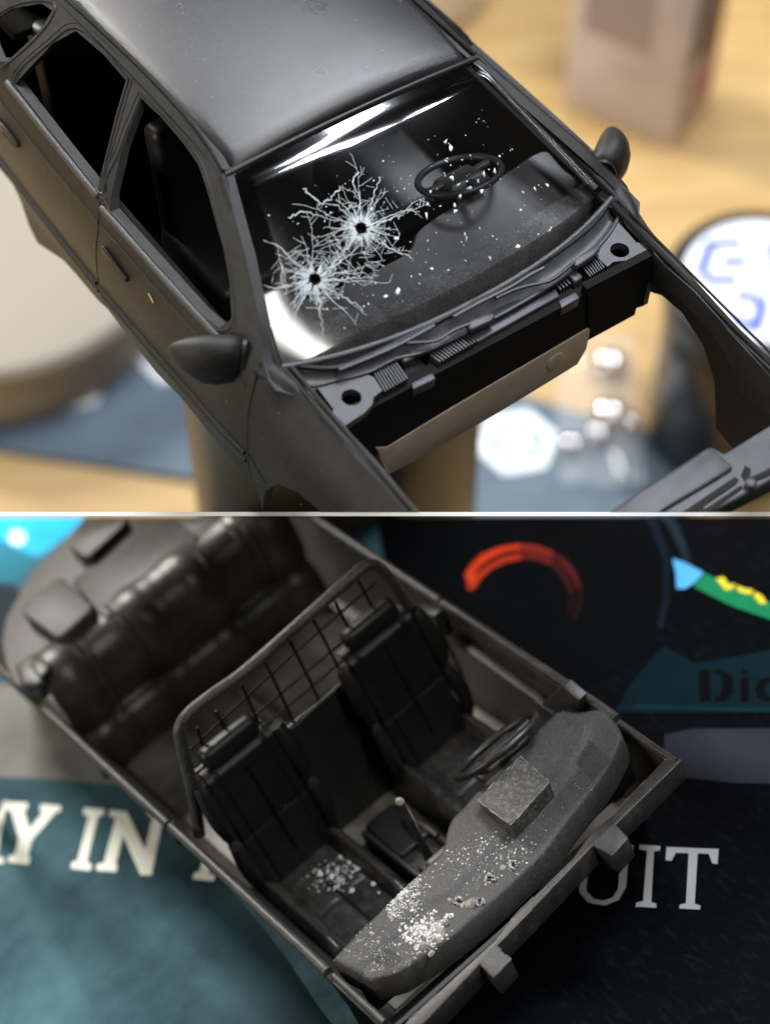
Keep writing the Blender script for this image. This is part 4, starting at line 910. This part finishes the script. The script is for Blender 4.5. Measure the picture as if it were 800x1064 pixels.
PW = [(-0.05, -1.45), (-0.05, -1.18), (0.06, -1.73), (0.65, -1.66), (0.78, -1.45), (0.15, -0.41), (0.31, -0.11), (0.49, -2.33), (0.69, 0.17), (1, -2.15)]
powder(M['dash'], list(zip(PW, (.30, .22, .25, .28, .2, .3, .3, .35, .25, .3), (.42, .40, .36, .38, .34, .22, .2, .2, .2, .2))), (0.60, 0.59, 0.56))
M['worn'] = mat('worn_block_grey', (0.042, 0.040, 0.036), 0.55, 0.35, 5, 0.8, 26, dust=(0.30, 0.28, 0.23), dscale=12, damt=0.5)
M['edge'] = mat('worn_lit_edge', (0.24, 0.225, 0.185), 0.45, 0.4, 9)
M['cage'] = mat('cage_grey', (0.022, 0.022, 0.020), 0.42, 0.3, 6, 0.6, 40, dust=(0.20, 0.19, 0.16), dscale=14, damt=0.4)
M['wire'] = mat('cage_wire_black', (0.008, 0.008, 0.007), 0.6, spec=0.15)
M['flake'] = mat('white_flake', (0.50, 0.49, 0.465), 0.5, 0.4, 14)
M['stone2'] = mat('pale_rim', (0.27, 0.26, 0.25), 0.5, 0.5, 14)
M['stone'] = mat('grey_chip', (0.22, 0.20, 0.17), 0.6, 0.4, 9)

M['tubfloor'] = mat('tub_floor_grey', (0.17, 0.157, 0.14), 0.5, 0.3, 2.0, 0.3, 50)
obj('floor_pan', MB().box((-6.7, .35, .56), (12.5, 5.3, .1)), M['tubfloor'], tub, 'tub')
wall_o = [(-13.0, .51), (-.45, .51), (1.36, 2.40), (1.40, 2.78), (0.05, 2.84), (-4.8, 2.96), (-9.2, 3.0), (-13.0, 3.25)]
for sd in (-1, 1):
    lean = lambda z: (.70 * max(0, (2.6 - z) / 2.1) if sd < 0 else 0)
    obj('side_wall', MB().prism([(x, sd * (2.98 - lean(z)), z) for x, z in wall_o], [(x, sd * (3.12 - lean(z)), z) for x, z in wall_o]).bevel(.02), M['tub'], tub, 'tub')
    for a, b in ((-13.0, -4.62), (-4.54, 0.02), (0.10, 1.42)):
        n = 10; zz = lambda x: 2.90 + (0.035 if x < -.05 else 0.0) + (-.012 * min(x, 0)) * .9
        obj('wall_rail', MB().tube([(a + (b - a) * k / n, sd * (3.06 if b < 1 else 3.03), zz(a + (b - a) * k / n) - (.06 if b > 1 else 0)) for k in range(n + 1)], .085 if b < 1 else .06, 10), M['tub'], tub, 'tub')
    obj('rail_joint', MB().box((-4.58, sd * 3.04, 2.75), (.10, .16, .5)).bevel(.02), M['tubdark'], tub, 'tub')
    if sd > 0: obj('kick_panel', MB().box((-1.3, sd * 2.86, 1.4), (1.4, .22, 1.8)).bevel(.05), M['tubdark'], tub, 'tub')
arm = [(-5.36, 2.42), (-4, 2.42), (-3.3, 2.36), (-1.87, 2.26), (-1.38, 2.81), (-0.85, 3.38), (-0.46, 3.28), (-1.08, 2.12), (-3.01, 0.47), (-5.24, 0.38), (-6.35, 0.54)]
obj('door_panel', MB().prism([(x, 2.80, z) for x, z in arm], [(x, 3.0, z) for x, z in arm]).bevel(.035, 3), M['tub'], tub, 'tub')
pil = [(-5.12, 2.75), (-4.42, 3), (-4.44, 2.3), (-4.38, 1.54), (-4.6, 0.62), (-5.37, -0.01), (-5.35, 1.2)]
obj('seatbelt_pillar', MB().prism([(x, 2.75, z) for x, z in pil], [(x, 3.0, z) for x, z in pil]).bevel(.03), M['tubdark'], tub, 'tub')

for y0, h in ((-.35, .5), (.2, .5)):
    obj('tunnel_edge', MB().tube([(-9.1, y0, .62), (-8.2, y0, .74), (-7.2, y0, .80), (-5.0, y0, .82)], .07, 8), M['tubfloor'], tub, 'tub')
for (x0, y0, x1, y1) in ((-8.8, 1.0, -7.2, 2.2), (-8.3, .7, -6.8, 2.0), (-8.7, -2.1, -7.3, -.8), (-8.1, -2.2, -6.9, -1.0)):
    obj('floor_rib', MB().tube([tuple(p) for p in smooth([(x0, y0, .60), ((x0 + x1) / 2 - .25, (y0 + y1) / 2 + .2, .63), (x1, y1, .60)], 5)], .05, 6), M['tubfloor'], tub, 'tub')

# front end: bulkhead ridge with two tabs
ridge = [(1.23, 2.94), (1.47, 3.09), (1.55, 1.59), (1.9, 1.53), (1.95, 1.14), (1.55, 1.1), (1.58, 0.85), (1.72, -0.65), (1.75, -1.07), (2.11, -1.09), (2.15, -1.47), (1.79, -1.45), (1.95, -3.07), (1.72, -3.26), (1.68, -2.77), (1.65, -1.02), (1.56, -0.63), (1.48, 0.74), (1.36, 1.22), (1.37, 1.76)]
M['edge2'] = mat('rubbed_lit_edge', (0.11, 0.10, 0.088), 0.5, 0.4, 9)
fbk = obj('front_bulkhead', MB().plate(ridge, 2.42, 2.86).bevel(.018), M['tub'], tub, 'tub')
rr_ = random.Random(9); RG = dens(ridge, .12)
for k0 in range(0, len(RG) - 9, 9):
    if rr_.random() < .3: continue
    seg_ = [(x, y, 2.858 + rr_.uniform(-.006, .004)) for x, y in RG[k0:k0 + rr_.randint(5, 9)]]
    obj('worn_lit_edge', MB().tube(seg_, [rr_.uniform(.002, .010) for _ in seg_], 5), M['edge2'], fbk, 'tub')  # edge wear on the rail; its pale colour also paints in the lit edge
obj('footwell_panel', MB().prism([(-.45, -2.3, .52), (1.32, -2.97, 2.45), (1.32, 2.97, 2.45), (-.45, 2.97, .52)], [(-.50, -2.3, .54), (1.27, -2.97, 2.48), (1.27, 2.97, 2.48), (-.50, 2.97, .54)]), M['tubdark'], tub, 'tub')
obj('front_tray', MB().box((1.02, -1.4, 2.02), (.55, 3.0, .08), Matrix.Rotation(-.25, 3, 'Y')), M['tub'], tub, 'tub')

# ---- dashboard
dash_o = [(0.02, -2.91), (-0.05, -2.35), (-0.09, -1.78), (-0.13, -1.15), (-0.15, -0.77), (-0.17, -0.49), (-0.36, -0.26), (-0.51, -0.01), (-0.53, 0.28), (-0.62, 0.93), (-0.74, 1.62), (-0.79, 2.2), (-0.82, 2.63), (-0.76, 2.75), (-0.54, 2.77), (-0.36, 2.95), (-0.24, 3.03), (0.06, 2.97), (0.35, 2.87), (0.5, 2.73), (0.69, 2.34), (0.83, 1.9), (0.97, 1.19), (1.13, 0.54), (1.18, -0.05), (1.19, -0.6), (1.19, -1.11), (1.15, -1.66), (1.06, -2.1), (0.99, -2.39), (0.76, -2.75)]
inner_line = [(0.52, -2.79), (0.48, -2.22), (0.42, -1.39), (0.58, -0.93), (0.51, -0.07), (0.42, 1.02), (0.29, 1.87), (-0.06, 2.54), (-0.4, 2.72), (-0.66, 2.62)]
DI = [tuple(p) for p in smooth(inner_line, 6)]
def polyd(p, P):
    best = 9
    for a, b in zip(P, P[1:]):
        dx, dy = b[0] - a[0], b[1] - a[1]; l = dx * dx + dy * dy; t = max(0, min(1, ((p[0] - a[0]) * dx + (p[1] - a[1]) * dy) / max(l, 1e-9)))
        q = (p[0] - a[0] - t * dx, p[1] - a[1] - t * dy); d = math.hypot(*q); s = dx * q[1] - dy * q[0]
        if d < abs(best): best = d if s >= 0 else -d
    return best
DO = [tuple(p) for p in dash_o[:1]] + [tuple(p) for p in smooth(dash_o[1:-1], 3)] + [tuple(p) for p in dash_o[-1:]]
def dash_z(x, y):
    d = polyd((x, y), DI)                          # positive: behind the line
    e = segd((x, y), DO)
    z = 3.0 + 0.06 / (1 + exp(-d / .022)) - 0.035 * exp(-(e / .022) ** 1.5)
    z += .10 * exp(-(((x + .35) / .45) ** 2 + ((y - .95) / 1.0) ** 2))        # binnacle swell
    return z + 0.004 * noise.noise(Vector((x * 3, y * 3, 0)))
obj('dashboard', MB().sheet(DO, [], lambda x, y, d: (x, y, dash_z(x, y) if d == 0 else 3.0 - d), .055, .52), M['dash'], tub, 'tub', sm=72)
dashb = [o for o in C.objects if o.parent == tub and o.name.startswith('dashboard')][0]
for k in range(22):                                # fine demister ribs at both ends
    f = k / 21
    for a, b, c, d in (((436, 1008), (412, 1010), (450, 994), (425, 994)),): pass
def ribs(quad, n, z):
    (ax, ay), (bx, by), (cx, cy), (dx, dy) = quad
    for k in range(n):
        f = k / (n - 1); p = (ax + (dx - ax) * f, ay + (dy - ay) * f); q = (bx + (cx - bx) * f, by + (cy - by) * f)
        P = [(p[0] + (q[0] - p[0]) * t, p[1] + (q[1] - p[1]) * t) for t in (0, .33, .67, 1)]
        obj('demister_rib', MB().tube([(x, y, dash_z(x, y) + .002) for x, y in P], .011, 5), M['dash'], dashb, 'tub')
ribs([(0.52, -2.2), (1.04, -2.18), (0.98, -2.42), (0.52, -2.48)], 9, 3.0)
ribs([(0.06, 2.43), (0.65, 2.36), (0.75, 1.91), (0.24, 2)], 12, 3.0)
# block on the binnacle
podt = [(-0.22, 0.4), (-0.34, 1.41), (0.46, 1.34), (0.6, 0.39)]
pm_ = MB().prism([(x * .985, y, 2.98) for x, y in podt], [(x, y, 3.34) for x, y in podt]).bevel(.02, 2)
bmesh.ops.subdivide_edges(pm_.bm, edges=pm_.bm.edges[:], cuts=3, use_grid_fill=True); pm_.jitter(.012, 6)
pod = obj('display_block', pm_, M['worn'], tub, 'tub')
pr_ = [Vector((x, y, 3.345)) for x, y in podt]
for i in range(4):
    a, b = pr_[i], pr_[(i + 1) % 4]; n = 14; r0 = random.Random(i)
    pts = [a.lerp(b, k / n) + Vector((r0.uniform(-.006, .006), r0.uniform(-.006, .006), r0.uniform(-.012, .0))) for k in range(n + 1)]
    obj('worn_lit_edge', MB().tube(pts, [max(.001, r0.uniform(-.008, .011)) for _ in pts], 5), M['edge'], pod, 'tub')
# steering wheel and stalks
wh = wheel(tub, (-1.02, 1.40, 3.12), (-.62, 0, .78), .80, 'tub', M['tubdark'], M['tub'])
# gear lever in the middle, worn down to bare plastic at its tip
g0 = Vector([(-1.58, -0.26)][0] + (1.5,)) if False else None
ga = Vector((*[(-1.83, -0.2)][0], 2.75)); gb = Vector((*[(-1.55, -0.28)][0], 1.55))
gl_ = obj('gear_lever', MB().tube([ga.lerp(gb, t) for t in (0, .3, .35, .4, .7, 1)], [.065, .06, .075, .06, .065, .085], 10), M['tubdark'], tub, 'tub')
obj('lever_tip', MB().tube([ga + (ga - gb).normalized() * .05, ga, ga.lerp(gb, .04)], [.05, .075, .065], 8).jitter(.02, 9), M['stone'], gl_, 'tub')
obj('lever_wear', MB().tube([ga.lerp(gb, t) + Vector((.0, .055, .02)) for t in (.06, .2, .33, .5, .65)], [.012, .02, .03, .014, .01], 5).jitter(.01, 8), M['stone'], gl_, 'tub')

# ---- front seats
def seat(yc, sd):
    x0, x1, hw = -3.95, -1.5, .96
    def cush(u, v):
        x = x0 + (x1 - x0) * u; q = (2 * v - 1); y = q * hw; a = abs(y)
        z = 1.16 + .05 * sin(pi * min(1, (u * 1.05))) + .24 * exp(-((a - .72) / .13) ** 2) * min(1, (1 - u) * 5 + .25)
        z -= .06 * exp(-(y / .035) ** 2) * (u > .38) + .035 * exp(-((u - .60) / .016) ** 2) * (a < .56) + .05 * exp(-((a - .54) / .03) ** 2)
        z += .025 * sin(pi * min(1, a / .5)) * (a < .5)
        z -= .75 * max(0, (a - .84) / .12) ** 2 + .55 * max(0, (u - .93) / .07) ** 2
        return (x + .12 * q * q * (u - .5), yc + y, z + .006 * noise.noise(Vector((x * 5, y * 5, yc))))
    s = obj('front_seat', MB().grid(cush, 70, 64, (0, 0, -.35)), M['cushion'], tub, 'tub', sm=75)
    obj('seat_base', MB().box((-2.7, yc, .72), (2.2, 1.5, .35)).bevel(.05), M['tubdark'], s, 'tub')
    R = Matrix.Rotation(-radians(6 + sd), 3, 'Y'); bc = Vector((-3.93, yc, 2.55)); up = R @ Vector((0, 0, 1)); fw = R @ Vector((1, 0, 0)); sdv = Vector((0, 1, 0))
    def back(u, v):
        t = -1.35 + 2.7 * u; q = 2 * v - 1; y = q * .68; a = abs(y)
        d = .16 + .03 * sin(pi * u) - .05 * exp(-(y / .03) ** 2) * (.1 < u < .9) - .04 * exp(-((u - .45) / .012) ** 2) - .04 * exp(-((a - .5) / .025) ** 2) - .18 * max(0, (u - .94) / .06) ** 2
        return bc + up * t + sdv * y + fw * (d + .005 * noise.noise(Vector((t * 4, y * 4, yc))))
    bk_ = obj('seat_backrest', MB().grid(back, 60, 50, tuple(fw * -.22)), M['seat'], tub, 'tub', sm=75)
    for j in (-1, 1):
        for lo, hi, w in ((-.05, 1.22, .165), (-1.25, -.10, .15)):       # upper pad and lower pad of each side bolster
            n = 8; p = []; rr = []
            for i in range(n + 1):
                k = i / n; t = lo + (hi - lo) * k
                p.append(bc + up * t + sdv * (j * (.80 + .05 * sin(pi * k))) + fw * (.06 + .10 * sin(pi * k))); rr.append(w * (.45 + .55 * sin(pi * min(1, .08 + k * .84)) ** .5))
            obj('back_bolster', MB().tube(smooth(p, 2), [r_ for r_ in rr for _ in (0, 1)][:2 * n + 1], 12), M['seat'], bk_, 'tub')
        p = bc + up * -.06 + sdv * (j * .84) + fw * .20
        obj('bolster_gusset', MB().prism([p + up * .16, p - up * .14 + sdv * .12, p - up * .14 - sdv * .12], [p + up * .16 - fw * .1, p - up * .14 + sdv * .12 - fw * .1, p - up * .14 - sdv * .12 - fw * .1]).bevel(.02), M['cushion'], bk_, 'tub')
    hc = bc + up * 1.56 + fw * .02
    obj('headrest', MB().box(hc, (.34, 1.12, .40), R).bevel(.13, 4), M['seat'], bk_, 'tub')
    for q in (-.3, .3): obj('headrest_post', MB().tube([hc + sdv * q - up * .15, hc + sdv * q - up * .35], .04, 8), M['tubdark'], bk_, 'tub')
    return s
seat(-1.62, -1); seat(1.50, 1)

# ---- centre console
obj('centre_console', MB().box((-1.9, -.12, .55), (3.2, .86, 1.0)).bevel(.08, 3), M['tub'], tub, 'tub')
obj('console_tray', MB().box((-2.9, -.12, 1.10), (1.1, .62, .12)).bevel(.05), M['tubdark'], tub, 'tub')
obj('gear_gate', MB().box((-1.5, -.12, 1.10), (.9, .6, .16)).bevel(.06), M['tub'], tub, 'tub')
for y in (-.5, .26): obj('console_rail', MB().tube([(-3.4, y, 1.06), (-2.2, y, 1.12), (-.6, y, 1.2)], .06, 8), M['tub'], tub, 'tub')
hb = obj('handbrake', MB().tube([(-2.9, .12, 1.25), (-2.3, .14, 1.42), (-1.9, .15, 1.45)], [.06, .07, .05], 8), M['tub'], tub, 'tub')
obj('lower_dash', MB().box((-.25, -.1, 1.9), (.7, 1.3, 1.6)).bevel(.1, 3), M['tub'], tub, 'tub')
obj('knee_panel', MB().box((.3, 0, 2.35), (.25, 5.6, .9)).bevel(.05), M['tubdark'], tub, 'tub')

# ---- cage partition: bent tube and wire mesh
cg = [(-2.78, 2.7), (-2.61, 3.23), (-2.42, 3.91), (-2.26, 4.55), (-2.16, 4.81), (-1.9, 4.94), (-1.43, 4.94), (-0.74, 4.89), (0.64, 4.97), (1.77, 5.04), (2.01, 4.99), (2.14, 4.81), (2.24, 4.43), (2.35, 3.46), (2.37, 2.76)]
cage = obj('cage_frame', MB().tube([(-4.25, y, z) for y, z in smooth(cg, 5)], .105, 12), M['cage'], tub, 'tub')
for L_ in ([(-2.2, 4.31), (-0.21, 4.5), (1.96, 4.6)], [(-2.34, 3.95), (-0.43, 4.01), (2.05, 4.05)], [(-2.43, 3.65), (-0.58, 3.69), (2.05, 3.7)], [(-2.5, 3.32), (-0.73, 3.37), (2.05, 3.37)]):
    obj('cage_wire', MB().tube([(-4.25, y, z) for y, z in smooth(L_, 6)], .029, 6), M['wire'], cage, 'tub')
for L_ in ([(-1.91, 4.62), (-2.01, 4.07), (-2.11, 3.36)], [(-1.51, 4.65), (-1.54, 4.03), (-1.62, 3.25)], [(-0.92, 4.73), (-0.96, 4.13), (-1.03, 3.17)], [(-0.39, 4.76), (-0.41, 4.05), (-0.44, 3.3)], [(0.15, 4.81), (0.15, 4.08), (0.13, 3.37)], [(0.68, 4.84), (0.7, 4.17), (0.69, 3.46)], [(1.16, 4.87), (1.17, 4.22), (1.16, 3.46)], [(1.69, 4.92), (1.71, 4.26), (1.69, 3.57)]):
    obj('cage_wire', MB().tube([(-4.22, y, z) for y, z in smooth(L_, 4)], .029, 6), M['wire'], cage, 'tub')
pn = [(-2.2, 3.21), (-1.4, 3.27), (-0.59, 3.3), (0.55, 3.35), (1.24, 3.28), (1.95, 3.12), (1.59, 1.2), (0.79, -0.7), (-1.73, 0.81), (-2.43, 2.07)]
obj('cage_panel', MB().prism([(-4.2, y, z) for y, z in pn], [(-4.3, y, z) for y, z in pn]), M['tubdark'], cage, 'tub')
obj('panel_rim', MB().tube([(-4.2, y, z) for y, z in [(-1.4, 3.27), (-0.59, 3.3), (0.55, 3.35), (1.26, 3.31)]], .04, 8), M['cage'], cage, 'tub')

# ---- rear bench and parcel shelf
def bench(u, v):
    P = bench.P
    i = min(len(P) - 1, int(round(u * (len(P) - 1)))); y = -2.8 + 5.6 * v
    b = .20 * sum(exp(-((y - c) / .42) ** 2) for c in (-2.35, -.55, .55, 2.35)) + .06 * exp(-((y) / .25) ** 4)
    k = sin(pi * min(1, max(0, u * 1.02))) ** .6 * (1 - .35 * exp(-((u - .62) / .05) ** 2))
    n = bench.Nn[i]
    return (P[i][0] + n[0] * b * k, y, P[i][1] + n[1] * b * k)
bench.P = [tuple(p) for p in smooth([(-10.0, 3.34), (-9.75, 3.44), (-9.4, 3.42), (-9.14, 3.22), (-9.0, 2.8), (-9.02, 2.3), (-9.14, 1.98), (-9.18, 1.86), (-8.98, 1.70), (-8.88, 1.3), (-8.98, .9), (-9.2, .58)], 5)]
bench.Nn = []
for i in range(len(bench.P)):
    a = bench.P[max(0, i - 1)]; b = bench.P[min(len(bench.P) - 1, i + 1)]; d = Vector((b[0] - a[0], b[1] - a[1])).normalized(); bench.Nn.append((-d.y * -1, d.x * 1) if False else (-d.y, d.x))
obj('rear_bench', MB().grid(bench, len(bench.P) - 1, 120, None), M['bench'], tub, 'tub', sm=80)
rb = [o for o in C.objects if o.parent == tub and o.name.startswith('rear_bench')][0]
for y in (-1.95, -1.75, -.95, .95, 1.75, 1.95):
    v = (y + 2.8) / 5.6
    obj('bench_piping', MB().tube([Vector(bench(k / 40, v)) + Vector((bench.Nn[int(round(k / 40 * (len(bench.P) - 1)))][0], 0, bench.Nn[int(round(k / 40 * (len(bench.P) - 1)))][1])) * .01 for k in range(3, 38)], .03, 6), M['bench'], rb, 'tub')
shelf = [(-9.72, -3.17), (-10.4, -3), (-11, -2.75), (-11.57, -2.3), (-12.16, -1.4), (-12.46, -0.28), (-12.91, 1.09), (-8.65, 3.63), (-9.82, 1.48), (-9.49, -1.12), (-9.18, -2.29), (-9.09, -2.97)]
M['shelf'] = mat('shelf_grey', (0.028, 0.0265, 0.0245), 0.5, 0.2, 2, 0.25, 50, dust=DUST, dscale=4, damt=0.2)
obj('parcel_shelf', MB().plate(shelf, 3.1, 3.35).bevel(.06, 3), M['shelf'], tub, 'tub')
sp = [(-11.02, -2.04), (-11.14, -1.22), (-11.01, -1.11), (-9.8, -1.14), (-9.64, -1.24), (-9.57, -1.97), (-9.71, -2.07), (-10.83, -2.13)]
obj('shelf_speaker', MB().plate(sp, 3.3, 3.68).bevel(.05, 3), M['shelf'], tub, 'tub')
sp = [(-11.7, -0.54), (-11.71, -0.27), (-11.81, 0.46), (-11.72, 0.64), (-11.26, 0.63), (-11.14, 0.46), (-11.01, -0.41), (-11.11, -0.54)]
obj('shelf_speaker', MB().plate(sp, 3.3, 3.68).bevel(.05, 3), M['shelf'], tub, 'tub')
sp = [(-10.97, -0.99), (-11.29, 1.31), (-9.68, 1.22), (-9.53, 1.07), (-9.42, -1.12), (-9.57, -1.16)]
obj('shelf_panel', MB().plate(sp, 3.3, 3.5).bevel(.03), M['shelf'], tub, 'tub')
sp = [(-10.03, -2.91), (-9.96, -2.46), (-9.2, -2.47), (-9.07, -2.89), (-9.39, -3.11)]
obj('belt_mount', MB().plate(sp, 3.2, 3.5).bevel(.08, 3), M['tubdark'], tub, 'tub')
sp = [(-9.61, -2.75), (-9.58, -2.5), (-9.18, -2.51), (-9.09, -2.79)]
obj('belt_guide', MB().plate(sp, 3.3, 3.6).bevel(.03), M['tubdark'], tub, 'tub')

# ---- dirt: white flakes and chips on dashboard and seat
rd = random.Random(5)
def chip(m, c, n, r):
    n = Vector(n).normalized(); e1 = n.orthogonal().normalized(); e2 = n.cross(e1); k0 = rd.uniform(0, 6); K = 5
    base = [m.bm.verts.new(Vector(c) + (e1 * cos(k0 + 2 * pi * k / K) + e2 * sin(k0 + 2 * pi * k / K)) * r * rd.uniform(.5, 1.4)) for k in range(K)]
    top = [m.bm.verts.new(v.co * .5 + Vector(c) * .5 + n * r * rd.uniform(.3, .9)) for v in base]
    m.bm.faces.new(base[::-1]); m.bm.faces.new(top)
    for k in range(K): m.bm.faces.new((base[k], base[(k + 1) % K], top[(k + 1) % K], top[k]))
fl_ = MB()
def scatter(m, pts, n, spread, sizes, zf, up=(0, 0, 1), poly=None):
    for _ in range(n):
        c = rd.choice(pts); x = rd.gauss(c[0], spread); y = rd.gauss(c[1], spread)
        if poly and not inside((x, y), poly): continue
        chip(m, (x, y, zf(x, y)), up, rd.choice(sizes))
dz = lambda x, y: dash_z(x, y) + .002
scatter(fl_, [(-0.13, -1.58), (-0.1, -1.45), (-0.12, -1.28), (0.06, -1.6), (0.1, -1.41), (0.06, -1.21), (0.29, -1.49), (0.13, -1.72)], 800, .10, (.003, .004, .005, .007, .010, .018), dz, poly=DO)
scatter(fl_, [(0.56, -1.66), (0.74, -1.65), (0.67, -1.48), (0.58, -1.82), (0.96, -1.64), (0.83, -1.8), (0.88, -1.48)], 500, .10, (.004, .006, .009, .018, .028), dz, poly=DO)
scatter(fl_, [(0.08, -0.62), (0.14, -0.47), (0.34, -0.43), (0.32, -0.22), (0.3, 0), (0.5, 0.03), (0.68, 0.28), (0.77, 0.01), (0.76, -0.39), (0.62, -0.56), (0.95, 0.25)], 420, .14, (.003, .004, .006, .009, .017), dz, poly=DO)
scatter(fl_, [(0.11, -2.23), (0.42, -2.27), (0.69, -2.39), (0.94, -2.2), (1.18, -2.01), (1.23, -1.76), (0.24, -2.52), (0.67, -2.62)], 380, .12, (.003, .004, .007, .012), dz, poly=DO)
scatter(fl_, [(0.62, 0.24), (0.86, 0.64), (0.79, 1.52), (-0.17, -0.11), (1.34, 0.21)], 60, .3, (.004, .006, .008), dz, poly=DO)
obj('white_flakes', fl_, M['flake'], dashb, 'tub', kind='stuff')
for (x, y) in [(0.84, -0.37), (0.94, 0.02), (0.79, -0.95), (1.05, -0.75)]:
    n = 14; c = Vector((x, y, dz(x, y))); pts = [c + Vector((cos(2 * pi * k / n) * .075 * rd.uniform(.6, 1.4), sin(2 * pi * k / n) * .06 * rd.uniform(.6, 1.4), rd.uniform(-.02, .05))) for k in range(n)]
    hm = obj('hole_rim', MB().tube(pts + [pts[0], pts[1]], [rd.uniform(.004, .034) for _ in range(n + 2)], 5), M['stone2'], dashb, 'tub')
    obj('bullet_mark', MB().lathe([(.055, -.02), (.055, .008)], 12, tuple(c)), M['hole'], dashb, 'tub')
for (x, y) in [(0.83, -0.11), (0.97, -0.88), (0.65, -1.03), (0.9, -1.35), (0.86, -1.2), (0.95, -1.47), (0.97, -1.84), (0.15, -2.22), (1.17, -1.84), (1.06, -1.62)]:
    m = MB(); chip(m, (x, y, dz(x, y)), (0, 0, 1), rd.choice((.06, .08, .11))); 
    obj('debris_chip', m, rd.choice((M['stone'], M['flake'], M['stone'])), dashb, 'tub')
sf = MB(); spts = [(-2.99, -1.34), (-2.96, -1.49), (-2.76, -1.46), (-3.1, -1.47), (-3.18, -1.6), (-2.94, -1.12), (-2.8, -0.99), (-2.71, -1.59), (-2.22, -1.13), (-2, -1.18), (-2.71, -1.12), (-3.18, -1.15), (-2.42, -1.45)]
for (x, y) in spts: chip(sf, (x, y, 1.235), (0, 0, 1), rd.choice((.04, .05, .06)))
scatter(sf, spts[:6], 120, .14, (.012, .018, .026), lambda x, y: 1.24)
obj('seat_flakes', sf, M['flake'], [o for o in C.objects if o.name == 'front_seat.002' or (o.name.startswith('front_seat') and o.parent == tub)][0], 'tub', kind='stuff')

# ================================================================== WHITE BAR BETWEEN THE TWO DISPLAYS
bar = thing('divider_bar', 'thin white bar running level between the car model and the tub below', 'bar', loc=(0, 0, 0))
bc = Vector((0, 0, H)) + FWD * 32.5 + DOWN * (2.1 / F_PX * 32.5)
WORLD[bar.name] = Matrix.Translation((0, bc.y, 0)); bar.matrix_world = WORLD[bar.name]
Rb = Matrix((RIGHT, DOWN, FWD)).transposed()
M['white'] = mat('white_painted_bar', (0.9, 0.9, 0.88), 0.5)
obj('rail', MB().box((0, 0, bc.z), (15.2, .064, .06), Rb), M['white'], bar)
for sx in (-1, 1): obj('post', MB().box((sx * 7.7, 0, bc.z / 2 + .05), (.2, .2, bc.z)), M['white'], bar)
